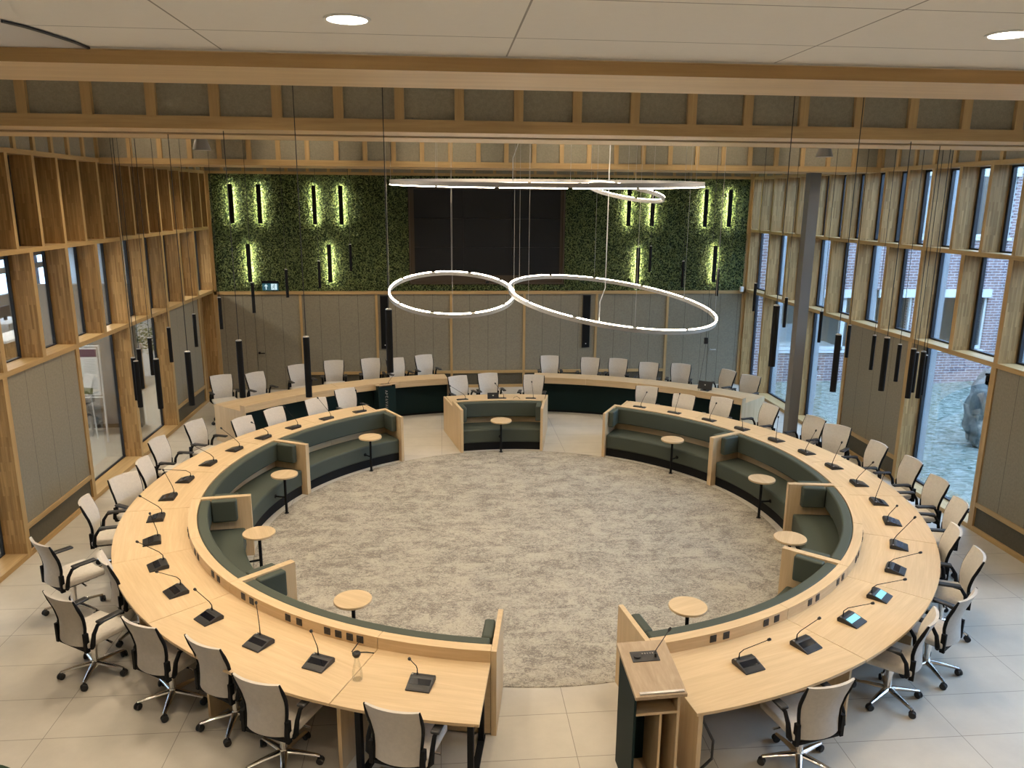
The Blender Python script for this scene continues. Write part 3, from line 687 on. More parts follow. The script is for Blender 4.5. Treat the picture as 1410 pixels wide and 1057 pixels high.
# ------------------------------------------------------------------ office chair
def chair_proto(label, loc, rz, group):
    t = thing('office_chair', label, 'chair', loc, rz, group)
    MB().box(-.245, .245, -.21, .27, .435, .505).build('seat', 'seatfab', t, world=False, bevel=.022, seg=3, smooth=True)
    hw = lambda v: np.interp(v, [0, .2, .38, .55, .75, 1], [.19, .192, .20, .214, .224, .223])
    yc = lambda v: np.interp(v, [0, .2, .38, .6, 1], [-.235, -.222, -.215, -.235, -.315])
    nu, nv = 10, 14; grid = {}
    vs = []
    for side in (0, 1):
        for j in range(nv+1):
            v_ = j/nv
            for i in range(nu+1):
                u_ = -1+2*i/nu
                z = .455+.53*v_+(.0 if v_ < 1 else .004*(1-u_*u_))
                y = yc(v_)+.045*u_*u_-.028*side*(1-.25*abs(u_)**4)
                vs.append((u_*hw(v_), y, z))
    W = nu+1; H = (nv+1)*W; fr = []; bk = []; ed = []
    for j in range(nv):
        for i in range(nu):
            a = j*W+i; fr.append((a, a+1, a+1+W, a+W)); b_ = a+H; bk.append((b_, b_+W, b_+W+1, b_+1))
    for j in range(nv): ed += [(j*W, (j+1)*W, (j+1)*W+H, j*W+H), (j*W+nu, j*W+nu+H, (j+1)*W+nu+H, (j+1)*W+nu)]
    for i in range(nu): ed += [(i, i+H, i+1+H, i+1), (nv*W+i, nv*W+i+1, nv*W+i+1+H, nv*W+i+H)]
    mb = MB(); mb.v = vs; mb.mats = ['seatfab', 'backfab_shaded']; mb.f = fr+ed+bk; mb.m = [0]*(len(fr)+len(ed))+[1]*len(bk)
    mb.build('backrest', None, t, world=False, smooth=True)
    for s in (-1, 1):
        fb = MB()
        pts = [(s*(hw(v_)+.006), yc(v_)+.028, .455+.53*v_) for v_ in np.linspace(-.01, 1, 12)]
        fb.tube(pts, [.017]*10+[.013, .009], 8, flat=.75)
        fb.box(min(s*.203, s*.236), max(s*.203, s*.236), -.225, -.18, .40, .60)
        fb.build('back_frame', 'blackm', t, world=False)
    for s in (-1, 1):
        MB().tube([(s*.235, -.16, .43), (s*.268, -.17, .47), (s*.272, -.15, .58), (s*.27, -.10, .655), (s*.27, -.02, .668)], [.022, .024, .020, .018, .014], 8).build('armrest_post', 'blackm', t, world=False, smooth=True)
        MB().box(s*.27-.038, s*.27+.038, -.10, .165, .668, .694).build('armrest_pad', 'charcoal', t, world=False, bevel=.012, seg=3, smooth=True)
    MB().box(-.13, .13, -.17, .14, .375, .435).box(-.20, .20, -.22, -.16, .40, .44).box(-.2, -.17, -.1, .2, .415, .436).box(.17, .2, -.1, .2, .415, .436).build('tilt_mechanism', 'blackm', t, world=False, bevel=.008)
    for s in (-1, 1): MB().tube([(s*.12, .03, .40), (s*.27, .03, .395)], [.008, .011], 8).build('lever', 'chrome', t, world=False)
    MB().cyl(.036, .28, .385, 16).cyl(.029, .10, .29, 16).build('gas_column', 'chrome', t, world=False, smooth=True)
    bs = MB(); bs.lathe([(0, .075), (.045, .075), (.045, .10), (.036, .14), (0, .14)], 20)
    for k in range(5):
        a = 2*PI*k/5+.3; T = Matrix.Rotation(a, 4, 'Z')
        bs.tube([(.03, 0, .112), (.18, 0, .098), (.315, 0, .078)], [.034, .026, .017], 10, T=T, flat=.7)
    bs.build('star_base', 'chrome', t, world=False, smooth=True)
    cas = None
    for k in range(5):
        a = 2*PI*k/5+.3
        if cas is None:
            mb = MB(); Tw = Matrix.Rotation(PI/2, 4, 'X')
            for s in (-1, 1): mb.lathe([(0, -.011), (.026, -.012), (.033, -.005), (.033, .005), (.026, .012), (0, .011)], 18, T=Matrix.Translation((0, s*.017, .033)) @ Tw)
            mb.box(-.012, .018, -.006, .006, .02, .062).cyl(.007, .05, .085, 8)
            cas = mb.build('caster', 'rubber', t, world=False, smooth=True); q = cas
        else: q = cas.copy(); COL.objects.link(q)
        q.location = (.315*math.cos(a), .315*math.sin(a), 0); q.rotation_euler.z = a+(k*1.3 if k else 0)
    return t
LC = [((502.7,966.8),(577.4,981.1)),((321.9,926.5),(384.2,942.9)),((256,873.1),(303.5,893.5)),((168.5,848),(214.9,864.8)),((60.6,812.9),(101.1,828.2)),((41.6,738.4),(69.2,753.2)),((139.3,756.9),(149.1,777.8)),((121.2,680.3),(111.9,695.3)),((148.3,661.6),(189.5,647.4)),((187.8,640.1),(203.4,626.2)),((204.5,609.9),(226.3,598.5)),((254.4,585),(278.3,575.6)),((319.7,579.2),(345.2,571.4)),((362.7,566.5),(388.9,559.1)),((420.4,551.6),(447.4,546.6)),((461,537.7),(487.9,533.3))]
RCH = [((289.2,518.2),(318,515.1)),((338.2,515.4),(362,511.1)),((396.3,504),(421.5,501)),((446,497),(472.9,496.2)),((497.2,494.5),(522.7,493.2)),((532,494.5),(555.6,492)),((571.9,489.9),(593.9,487.9)),((745,489.9),(768.9,490.1)),((801.2,492.1),(825,493.5)),((839.7,493.3),(863.8,495)),((881.4,498.6),(906.4,500.3)),((925.4,500.3),(951,502.3)),((994.6,507.4),(1013.7,512.5)),((1021.4,515.1),(1047.6,519.5))]
MC = [((617.8,519.4),(641.7,516.7)),((658.7,514.9),(684.1,513.5)),((721.6,516),(748.8,517.2))]
DC = [((876.6,531.3),(905.5,533.8)),((928.5,541.8),(956.6,545.7)),((979,545.6),(1010.1,550.9)),((1051.2,554.2),(1072.4,561.9)),((1111,570.6),(1136.3,578.9)),((1137.2,582.7),(1170.8,589.5)),((1199.6,605.1),(1221.6,616.3)),((1247.3,626.3),(1269.3,638.7)),((1282.7,652.6),(1305.1,666.4)),((1314.5,683),(1331.6,698.6)),((1311.7,721.3),(1319.3,735.5)),((1342,751.6),(1353,772)),((1342.4,810),(1320.5,827.8)),((1286.2,834.6),(1278,862)),((1175.5,933.5),(1113.1,946.8))]
def chair_pose(pa, pb, cen=Vector((0, 0, 0))):
    ztop = .983
    A = on_z(*pa, ztop); B = on_z(*pb, ztop); m = (A+B)/2; d = B-A
    nrm = Vector((-d.y, d.x, 0)).normalized(); tc = Vector((-m.x, -m.y, 0))+cen
    if nrm.dot(tc) < 0: nrm = -nrm
    m = m+nrm*.278
    # blend the seat normal with the ring direction a little to damp pixel noise
    return Vector((m.x, m.y, 0)), math.atan2(nrm.y, nrm.x)-PI/2
def ordl(i, n, a, b, where):
    if i == 0: return ('nearest the %s %s' % (a, where)).strip()
    if i == n-1: return ('nearest the %s %s' % (b, where)).strip()
    if i < (n+1)//2: return '%s from the %s %s' % (ORD[i], a, where)
    return '%s from the %s %s' % (ORD[n-1-i], b, where)
special = {('L', 5): 'light grey office chair rolled back from the left desk, nearest the left wall', ('L', 0): 'light grey office chair with its back to the camera beside the glass carafe',
           ('L', 8): 'light grey office chair turned toward the back wall, left desk',
           ('D', 14): 'light grey office chair nearest the camera at the right desk',
           ('M', 0): 'light grey office chair left at the head desk', ('M', 1): 'light grey office chair behind the tablet at the head desk', ('M', 2): 'light grey office chair right at the head desk'}
proto = None
for key, lst, g, tmpl in (('L', LC, 'chairs along the left curved desk', ('front end', 'back end', 'of the left curved desk')), ('D', DC, 'chairs along the right curved desk', ('back end', 'front end', 'of the right curved desk')),
                          ('M', MC, 'chairs at the head desk', None), ('R', RCH, 'chairs behind the rear desks', None)):
    for i, (a, b) in enumerate(lst):
        loc, rz = chair_pose(a, b)
        if (key, i) in special: lab = special[(key, i)]
        elif key == 'R':
            lab = 'light grey office chair, %s behind the rear left desk' % ordl(i, 7, 'left wall', 'inner end', '').strip() if i < 7 else 'light grey office chair, %s behind the rear right desk' % ordl(i-7, 7, 'inner end', 'window wall', '').strip()
        else: lab = 'light grey office chair, '+ordl(i, len(lst), *tmpl)
        if proto is None: proto = chair_proto(lab, loc, rz, g)
        else: dup(proto, loc, rz, lab, g)

# ------------------------------------------------------------------ microphones
tipsL = [(564,907),(428.5,869),(352.7,829.8),(268.6,811.3),(216,787),(189.1,745.7),(206.5,707),(193,682.8),(225,647),(220,646),(263.8,612),(304.7,589.4),(346.8,581.4),(391.6,560.4),(437.6,547.7),(490,537.5)]
tipsR = [(890.6,540),(936,542),(986.3,555),(1022,577),(1071.7,574),(1123.5,592.6),(1159,609),(1202,636.5),(1217.8,652.4),(1235,696.3),(1259.6,712.2),(1267.2,760.5),(1246,797.4),(1201.5,830.2),(1128,851),(1059,880.3)]
micC = [98.9, 89.6, 82.4]; tipsC = [(619.8,531),(682,527.7),(732.2,525.6)]
mic0 = None
def mic(th, tip, label, group, lit=False, Rm=4.9, z=HD):
    global mic0
    loc = pol(Rm, R(th), z); rz = R(th)-PI/2          # local +y = outward (towards the user)
    if mic0 is None:
        t = thing('desk_microphone', label, 'microphone', loc, rz, group); mic0 = t
        MB().side([(-.10, 0), (-.105, .03), (-.09, .05), (-.045, .052), (.10, .012), (.10, 0)], -.105, .105).build('base_unit', 'charcoal', t, world=False, bevel=.003)
        MB().side([(-.02, .0462), (.04, .0297), (.04, .0312), (-.02, .0477)], -.09, .09).build('display', 'lcd', t, world=False)
        MB().side([(.052, .0264), (.092, .0154), (.092, .0169), (.052, .0279)], -.085, .085).build('button_strip', 'black', t, world=False)
        MB().cyl(.010, .05, .062, 12, T=Matrix.Translation((.05, -.07, 0))).build('neck_socket', 'black', t, world=False)
        MB().box(.085, .1, -.075, -.06, .0505, .054).build('card_slot', 'steel', t, world=False)
        KID[t.name] = [(c, []) for c in kids(t)]
    else:
        t = dup(mic0, loc, rz, label, group)
    if lit:
        for c in kids(t):
            if c.name.startswith('display'):
                c.data = c.data.copy(); c.data.materials[0] = MT['cyan']; c['label'] = 'cyan lit display'
    B = MW[t.name] @ Vector((.05, -.07, .058)); L = .37
    d = ray(*tip).normalized(); oc = CAM-B; bb = d.dot(oc); disc = bb*bb-(oc.length_squared-L*L)
    if disc > 0:
        c1 = CAM+d*(-bb-math.sqrt(disc)); c2_ = CAM+d*(-bb+math.sqrt(disc)); T_ = c1 if (c1-B).normalized().z < .93 and c1.z > B.z+.06 else c2_
        if T_.z < B.z+.05: T_ = c1
    else: T_ = CAM+d*(-bb)
    v = T_-B; p1 = B+Vector((0, 0, .045)); p2 = B+Vector((v.x*.12, v.y*.12, max(.09, v.z*.22))); 
    pts = [B, p1, p2+(T_-p2)*.03, p2+(T_-p2)*.12, p2+(T_-p2)*.5, T_]
    MB().tube(pts, [.006, .0045, .004, .004, .0035, .0035], 6).build('gooseneck', 'blackm', t, smooth=True)
    e = (T_-pts[-2]).normalized()
    MB().tube([T_-e*.02, T_-e*.008, T_+e*.012, T_+e*.02], [.006, .013, .014, .006], 10).build('microphone_head', 'black', t, smooth=True)
    return t
for i in range(16):
    lab = 'black gooseneck desk microphone, '+ordl(i, 16, 'front end', 'back end', 'of the left desk')
    mic(micL[i], tipsL[i], lab, 'microphones on the left desk')
for i in range(16):
    lit = i in (12, 13)
    lab = ('black desk microphone with bright cyan display, the one farther from the lectern' if i == 12 else 'black desk microphone with bright cyan display, the one nearer the lectern') if lit else 'black gooseneck desk microphone, '+ordl(i, 16, 'back end', 'front end', 'of the right desk')
    mic(micR[i], tipsR[i], lab, 'microphones on the right desk', lit)
for i, l in enumerate(('left on the head desk', 'behind the tablet on the head desk', 'right on the head desk')): mic(micC[i], tipsC[i], 'black gooseneck desk microphone '+l, 'microphones on the head desk')

# tablet, monitor, glasses cable, carafe
def slab_screen(name, label, loc, rz, w, h, cat):
    t = thing(name, label, cat, loc, rz)
    T = Matrix.Translation((0, 0, .03)) @ Matrix.Rotation(R(-18), 4, 'X')
    MB().box(-w/2, w/2, -.008, .008, 0, h, T=T).build('display', 'black', t, world=False, bevel=.004)
    MB().box(-w*.28, w*.28, -.07, .09, 0, .012).side([(.0, .012), (.06, .012), (.01, .09)], -.03, .03).build('stand', 'black', t, world=False)
    MB().box(-.015, .015, -.0095, -.008, h*.5, h*.5+.02, T=T).build('logo', 'steel', t, world=False)
    return t
slab_screen('tablet', 'black tablet on a stand on the head desk', pol(4.78, R(91.6), HD), R(91.6)-PI/2, .23, .14, 'tablet')
slab_screen('monitor', 'small black monitor tilted back on the rear right desk', pol(7.02, R(50.2), HD), R(50.2)-PI/2, .32, .18, 'monitor')
cb = MB(); p = pol(4.85, R(86.2), HD+.004); cb.tube([p+Vector((-.12, 0, 0)), p+Vector((-.05, .01, .0)), p+Vector((-.02, 0, .05)), p+Vector((.04, 0, .07)), p+Vector((.09, 0, .03)), p+Vector((.12, 0, 0))], .004, 6)
tag(cb.build('cable', 'black', smooth=True), 'thin looped cable lying on the head desk right of the tablet', 'cable')
ca = thing('glass_carafe', 'clear glass water carafe with black lid on the front left desk', 'carafe', pol(4.96, R(-112.4), HD))
MB().lathe([(0, .002), (.042, .002), (.046, .02), (.045, .07), (.034, .13), (.022, .18), (.024, .21), (.030, .235), (.027, .235), (.021, .21), (.019, .18), (.031, .13), (.042, .07), (.043, .02), (.039, .006), (0, .006)], 32).build('bottle', 'carafe', ca, world=False, smooth=True)
MB().lathe([(0, .215), (.023, .215), (.035, .235), (.036, .252), (.028, .258), (0, .25)], 28).build('lid', 'black', ca, world=False, smooth=True)
cb = MB(); a = pol(RS+.012, R(-115.3), .80); b = pol(4.62, R(-115.0), HD+.005)
cb.tube([a, a+Vector((-.01, -.04, -.01)), b+Vector((-.03, 0, .01)), b, b+Vector((.10, .0, 0)), b+Vector((.17, -.02, 0))], .005, 6)
tag(cb.build('power_cable', 'black', smooth=True), 'short black power cable plugged into the left desk socket', 'cable')
cb = MB(); a = Vector((.93, -5.18, .70)); cb.tube([a, a+Vector((.03, 0, -.1)), a+Vector((.12, 0, -.28)), a+Vector((.12, 0, -.45)), a+Vector((0, .03, -.62)), a+Vector((-.03, .05, -.69))], .012, 8)
tag(cb.build('cable', 'black', smooth=True), 'thick black cable hanging beneath the right desk beside the lectern', 'cable')
pf = thing('pouf', 'dark green round pouf cut off by the lower left corner', 'pouf', (-4.66, -5.31, 0))
MB().lathe([(0, .02), (.27, .02), (.29, .05), (.30, .40), (.27, .44), (0, .45)], 36).build('cushion', 'bottle', pf, world=False, smooth=True)
MB().lathe([(0, 0), (.25, 0), (.25, .02), (0, .02)], 24).build('base', 'blackm', pf, world=False)

# ------------------------------------------------------------------ pendants
PEN = [((183.2,492.6),(188,551.2)),((187,497.3),(193.1,560.7)),((190.8,480.3),(196.1,535.1)),((205.6,465.1),(209.7,516.6)),((214.8,494.5),(221.6,562.6)),((232,450.9),(235.6,498.8)),((258,484.4),(264.2,558.2)),((266.9,432.4),(269.9,477.6)),((301.9,409.7),(305.6,453.2)),((347.2,389),(349.7,430.9)),((328.7,469),(334.1,547.6)),((393.8,371),(395.8,409.7)),((421.3,464),(424.4,546.9)),((438.9,359.4),(440.2,396.8)),((482.1,336.6),(483.3,373.5)),((535,426.2),(538.4,513.1)),
       ((896.2,338.9),(895.5,374.9)),((941.2,359.6),(939.9,396)),((989.3,370.2),(986.4,407.5)),((1040.7,390),(1037.8,428.7)),((1069.6,420.7),(1063.5,504.9)),((1083.1,409.8),(1080,450.9)),((1131.6,428.7),(1128.1,471.6)),((1154.9,460.9),(1147.3,539.7)),((1170.1,447.7),(1165.1,492.3)),((1204.3,461.8),(1199.5,509.3)),((1221.9,465.1),(1212.8,538.2)),((1239.3,474.4),(1233.2,525.4)),((1258.3,480.5),(1249.8,548.4)),((1262.6,485.3),(1256.1,540.4)),((1272,484.2),(1264.1,548.4)),((1275,489.2),(1269.5,544))]
pend = []
LP = .5
for a, b in PEN:
    ra, rb = ray(*a), ray(*b); ha = math.hypot(ra.x, ra.y); hb = math.hypot(rb.x, rb.y)
    d = LP/(ra.z/ha-rb.z/hb); pend.append(Vector((CAM.x+ra.x/ha*d, CAM.y+ra.y/ha*d, CAM.z+ra.z/ha*d)))
def penlab(i):
    s = 'left' if i < 16 else 'right'; idx = [j for j in range(len(pend)) if (j < 16) == (i < 16)]
    idx.sort(key=lambda j: pend[j].y); k = idx.index(i)
    return 'slim black tube pendant lamp, %s of the %s arc' % (ordl(k, 16, 'front', 'back', ''), s)
pm = None
for i, p in enumerate(pend):
    lab = penlab(i).replace(' of the left arc', 'of the left arc') if False else ' '.join(penlab(i).split())
    ztop = 5.26 if (-4.0 < p.y < -2.85 or 3.2 < p.y < 4.3) else 6.0
    loc = (p.x, p.y, p.z-LP)
    if pm is None:
        t = thing('tube_pendant', lab, 'pendant lamp', loc, 0, 'tube pendants in a ring over the desks'); pm = t
        MB().lathe([(0, .5), (.022, .5), (.026, .496), (.026, .004), (.022, .004), (.022, .02), (0, .02)], 20).build('lamp_tube', 'blackm', t, world=False, smooth=True)
        MB().lathe([(0, .014), (.021, .014), (.021, .018), (0, .018)], 16).build('diffuser', 'lamp', t, world=False)
        MB().lathe([(0, .5), (.024, .5), (.024, .506), (.008, .512), (0, .512)], 16).build('top_cap', 'steel', t, world=False)
        KID[t.name] = [(c, []) for c in kids(t)]
    else: t = dup(pm, loc, 0, lab)
    MB().tube([(0, 0, .51), (0, 0, ztop-loc[2]-.004)], .0035, 5).build('cord', 'black', t, world=False)
    L = bpy.data.lights.new('pendant_light', 'SPOT'); L.energy = 13; L.color = (1, .82, .60); L.spot_size = R(88); L.spot_blend = .8; L.shadow_soft_size = .03
    lo = bpy.data.objects.new('pendant_light', L); COL.objects.link(lo); lo.location = (p.x, p.y, p.z-LP+.0)

# ------------------------------------------------------------------ ring lamps
RG = [((.253, 0, 4.963), 2.038, (-.004, -.034), 'large ring lamp seen edge on, highest of the four', 8), ((-1.003, 0, 3.499), .841, (.016, -.234), 'round ring lamp tilted toward the camera, left of the low pair', 4),
      ((1.198, 0, 3.378), 1.43, (.116, -.115), 'wide tilted ring lamp, right of the low pair', 6), ((1.685, 1.5, 4.855), .582, (.201, .098), 'smallest ring lamp, partly hidden under the large one', 3)]
for k, (c, r, (a, b), lab, nw) in enumerate(RG):
    t = thing('ring_lamp', lab, 'ceiling lamp', c, 0, 'glowing ring lamps')
    nrm = Vector((a, b, 1)).normalized(); e1 = Vector((0, 1, 0)).cross(nrm).normalized(); e2 = nrm.cross(e1)
    T = Matrix((e1, e2, nrm)).transposed().to_4x4()
    h = .026; w = .013; sg = -1 if k == 0 else 1
    MB().lathe([(r-w, -h), (r+w, -h), (r+w, h), (r-w, h)], 128, T=T, closed=True).build('housing', 'ringbody', t, world=False)
    ns = (16, 10, 12, 6)[k]; z0, z1 = sorted((sg*(h+.0005), sg*(h+.010)))
    for j in range(ns):
        MB().arc(r-w+.001, r+w-.001, 2*PI*j/ns+.03/r, 2*PI*(j+1)/ns-.03/r, z0, z1, 14, T=T).build('light_segment', 'ring', t, world=False)
    for j in range(nw):
        an = 2*PI*j/nw+(PI/2 if nw != 3 else .5); q = e1*(r*math.cos(an))+e2*(r*math.sin(an))+nrm*h
        wy = c[1]+q.y; zt = 6.0 if not (3.2 < wy < 4.3) else 5.26
        MB().tube([q, (q.x, q.y, zt-c[2]-.003)], .0022, 5).build('suspension_wire', 'steel', t, world=False)
    if k in (0, 2):
        q = e1*(-r*.3)+e2*(-r*.95)+nrm*h
        MB().tube([q, q+Vector((0, 0, .25)), q+Vector((.06, 0, .42)), (q.x+.06, q.y, 5.995-c[2])], .006, 6).build('power_cord', 'white', t, world=False, smooth=True)
t = thing('power_adapter', 'small black driver box hanging on a cable at the right door', 'adapter', (2.50, 0, 2.98))
p = CAM+ray(972, 469)*((0-CAM.y)/ray(972, 469).y)
t.location = p; MW[t.name] = Matrix.Translation(p)
MB().box(-.025, .025, -.015, .015, -.045, .045).build('housing', 'black', t, world=False, bevel=.004)
MB().tube([(0, 0, .045), (.004, 0, .2), (0, 0, 5.995-p.z)], .003, 5).tube([(0, 0, -.045), (-.01, 0, -.2), (-.03, .1, -.7), (-.03, .1, -.75)], .0025, 5).build('cable', 'black', t, world=False)

# cone lamps and downlights
for px, py, lab in ((278, 207, 'grey cone ceiling lamp on the left'), (1135, 216, 'grey cone ceiling lamp on the right')):
    p = CAM+ray(px, py)*((1.0-CAM.y)/ray(px, py).y)
    t = thing('cone_lamp', lab+' behind the front beam', 'ceiling lamp', (p.x, p.y, p.z), 0, 'cone ceiling lamps')
    MB().lathe([(.125, 0), (.06, .21), (.045, .22), (0, .22)], 32).lathe([(.121, .002), (.055, .2)], 32).build('shade', 'lampgrey', t, world=False, smooth=True)
    MB().lathe([(0, .06), (.085, .06), (.085, .064), (0, .064)], 24).build('diffuser', 'lamp', t, world=False)
    MB().cyl(.012, .22, 6.0-p.z, 10).build('stem', 'steel', t, world=False)
    L = bpy.data.lights.new('cone_light', 'SPOT'); L.energy = 150; L.color = (1, .80, .55); L.spot_size = R(110); L.spot_blend = .7; L.shadow_soft_size = .08
    lo = bpy.data.objects.new('cone_light', L); COL.objects.link(lo); lo.location = (p.x, p.y, p.z+.03)
dn = 0
def downlight(x, y, z, r, lab, group, e, size=120, vis=True, aim=None):
    t = thing('downlight', lab, 'ceiling lamp', (x, y, z), 0, group)
    MB().lathe([(r*.86, -.006), (r, -.006), (r, .0), (r*.86, .0)], 32, closed=True).build('bezel', 'white', t, world=False)
    MB().lathe([(0, -.003), (r*.86, -.003), (r*.86, 0), (0, 0)], 32).build('diffuser', 'down', t, world=False)
    L = bpy.data.lights.new('downlight_light', 'SPOT'); L.energy = e; L.color = (1, .82, .60); L.spot_size = R(size); L.spot_blend = .6; L.shadow_soft_size = r*.45
    lo = bpy.data.objects.new('downlight_light', L); COL.objects.link(lo); lo.location = (x, y, z-.012)
    if aim: lo.rotation_euler = (Vector(aim)-Vector((x, y, z))).to_track_quat('-Z', 'Y').to_euler()
for px, py, l in ((478, 28, 'left'), (1390, 49, 'right')):
    p = on_z(px, py, 5.346); downlight(p.x, p.y, 5.352, .082, 'round white recessed downlight at the %s of the near ceiling' % l, 'downlights in the near ceiling', 60, 140)
bf = MB().box(-7.1, 7.1, -12.6, -9.0, 2.85, 3.1).build('floor', 'plaster'); bf['kind'] = 'structure'
for x, y in ((-4.2, -10.2), (-1.4, -10.2), (1.4, -10.2), (4.2, -10.2), (-4.2, -11.8), (0, -11.8), (4.2, -11.8)):
    downlight(x, y, 5.352, .082, 'round recessed downlight in the gallery ceiling behind the viewer', 'gallery downlights', 130, 110)
# hall ceiling spots, hidden above the beams from here
for x in (-5.2, -2.6, 0, 2.6, 5.2):
    for y in (-5.2, -1.6, 1.4, 6.2):
        downlight(x, y, 6.0, .045, 'round recessed downlight in the hall ceiling above the beams', 'hall ceiling downlights', {-5.2: 100, -2.6: 100, 0: 90, 2.6: 70, 5.2: 14}[x], 125)
for x in (-5.7, -3.4, -1.1, 1.2, 3.5, 5.6):
    downlight(x, 2.2, 6.0, .07, 'small spot washing the fabric frieze of the rear beam', 'frieze spots', 14, 80, aim=(x, 3.2, 5.5))

# ------------------------------------------------------------------ outside right: courtyard
g = MB(); nx, ny = 60, 60; vs = []; fs = []
for j in range(ny+1):
    for i in range(nx+1):
        x = XR+.34+(22)*i/nx; y = -12+24*j/ny; vs.append((x, y, -.2+random.uniform(-.015, .02)+(.05*math.sin(x*.9+y*.6))*(1 if i > 2 else 0)))
for j in range(ny):
    for i in range(nx): a = j*(nx+1)+i; fs.append((a, a+1, a+nx+2, a+nx+1))
g.add(vs, fs); lawn = g.build('frosted_lawn', 'grass', smooth=True); tag(lawn, 'frosted bluish lawn in the courtyard outside the right windows', 'lawn', kind='stuff')
YF = 9.9
fc = thing('brick_building', 'purple brown brick building with white framed windows across the courtyard', 'building', (12, YF, -.3))
win = [(7.55, 10.75, .72, 2.40), (10.75, 11.85, .72, 2.40), (12.62, 14.05, .72, 2.40), (10.2, 12.0, 3.82, 5.65), (13.0, 14.4, 3.82, 5.65), (15.4, 17.2, .72, 2.4)]
bm_ = MB()
zs = [-.35, .72, 2.40, 3.82, 5.65, 7.6]
xe = sorted({7.1, 22.0} | {w[0] for w in win} | {w[1] for w in win})
for i in range(len(xe)-1):
    for j in range(len(zs)-1):
        x0, x1, z0, z1 = xe[i], xe[i+1], zs[j], zs[j+1]
        if any(w[0] <= x0+1e-6 and w[1] >= x1-1e-6 and w[2] <= z0+1e-6 and w[3] >= z1-1e-6 for w in win): continue
        bm_.box(x0, x1, YF, YF+.3, z0, z1)
bm_.build('brick_wall', 'brick', fc)
for w in win:
    f_ = .06
    wo = MB().box(w[0], w[0]+f_, YF+.05, YF+.13, w[2], w[3]).box(w[1]-f_, w[1], YF+.05, YF+.13, w[2], w[3]).box(w[0]+f_, w[1]-f_, YF+.05, YF+.13, w[2], w[2]+f_*1.6).box(w[0]+f_, w[1]-f_, YF+.05, YF+.13, w[3]-f_, w[3])
    for q in ((w[0]+2.35,) if w[1]-w[0] > 2.5 else ((w[0]+w[1])/2+.25,) if w[1]-w[0] > 1.3 else ()): wo.box(q-.06, q+.06, YF+.05, YF+.13, w[2], w[3])
    wo = wo.build('window', 'wframe', fc)
    q = MB().box(w[0], w[1], YF+.085, YF+.095, w[2], w[3]).build('pane', glass('dull pane', (.8, .85, .86), .9) and 'glass'); q.parent = wo; q.matrix_parent_inverse = MW[fc.name].inverted() if False else Matrix()
    MB().box(w[0]-.03, w[1]+.03, YF-.08, YF+.06, w[3]-.2, w[3]+.02).build('blind_box', 'wframe', fc)
    MB().box(w[0]-.03, w[1]+.03, YF-.06, YF+.06, w[2]-.06, w[2]).build('window_sill', 'wframe', fc)
MB().box(7.1, 22, YF+2.6, YF+2.7, -.3, 7.6).box(7.1, 22, YF+.3, YF+2.6, 2.75, 2.95).box(7.1, 22, YF+.3, YF+2.6, -.3, 0).build('room_wall', 'greywall', fc)
t = thing('desk', 'pale office desk with grey divider behind the opposite window', 'desk', (9.2, YF+1.0, 0))
MB().box(8.3, 10.1, YF+.7, YF+1.4, .70, .73).build('desktop', 'white', t); MB().box(8.3, 10.0, YF+1.4, YF+1.43, .73, 1.25).build('divider_screen', 'alu', t); MB().box(8.35, 8.4, YF+.75, YF+1.35, 0, .7).box(10.0, 10.05, YF+.75, YF+1.35, 0, .7).build('leg', 'steel', t)
dup(proto, (8.35, YF+1.9, .15), R(160), 'pale swivel chair seen through the opposite building window', 'chairs in other rooms')
# boulder
rk = bmesh.new(); bmesh.ops.create_icosphere(rk, subdivisions=5, radius=1)
from mathutils import noise
for v in rk.verts:
    p = v.co.copy(); w_ = .42-.16*max(0, p.z)+.07*math.sin(p.z*5+1); q = Vector((p.x*w_, p.y*w_, p.z*.98))
    nn = noise.noise(p*1.7)*.16+noise.noise(p*4.1)*.07+abs(noise.noise(p*2.6))*.10
    q += p*nn*.9; q.x += .08*p.z+.12*math.sin(p.z*2.2); v.co = q
rm = bpy.data.meshes.new('boulder'); rk.to_mesh(rm); rk.free(); rm.materials.append(MT['rock']); rm.shade_smooth()
ro = bpy.data.objects.new('boulder', rm); COL.objects.link(ro); ro.location = (10.24, 4.2, .78); ro.scale = (.9, .9, 1); tag(ro, 'tall mottled boulder standing on the frosted lawn outside', 'rock')
bo = thing('garden_post', 'short grey garden post with a tap on the lawn outside', 'post', (8.35, 8.2, -.2))
MB().cyl(.07, 0, .75, 16).build('post', 'alu', bo, world=False); MB().lathe([(.09, .75), (.10, .80), (.05, .88), (0, .9)], 16).build('cap', 'charcoal', bo, world=False); MB().tube([(.06, 0, .6), (.16, 0, .6), (.18, 0, .52)], .015, 8).build('tap', 'steel', bo, world=False)
ow = MB().box(22.9, 23.1, -12, 10, -.3, 7.0).box(7.2, 23, -12.2, -12, -.3, 7).build('courtyard_wall', 'brick'); tag(ow, 'far brick wing closing the courtyard', 'building')

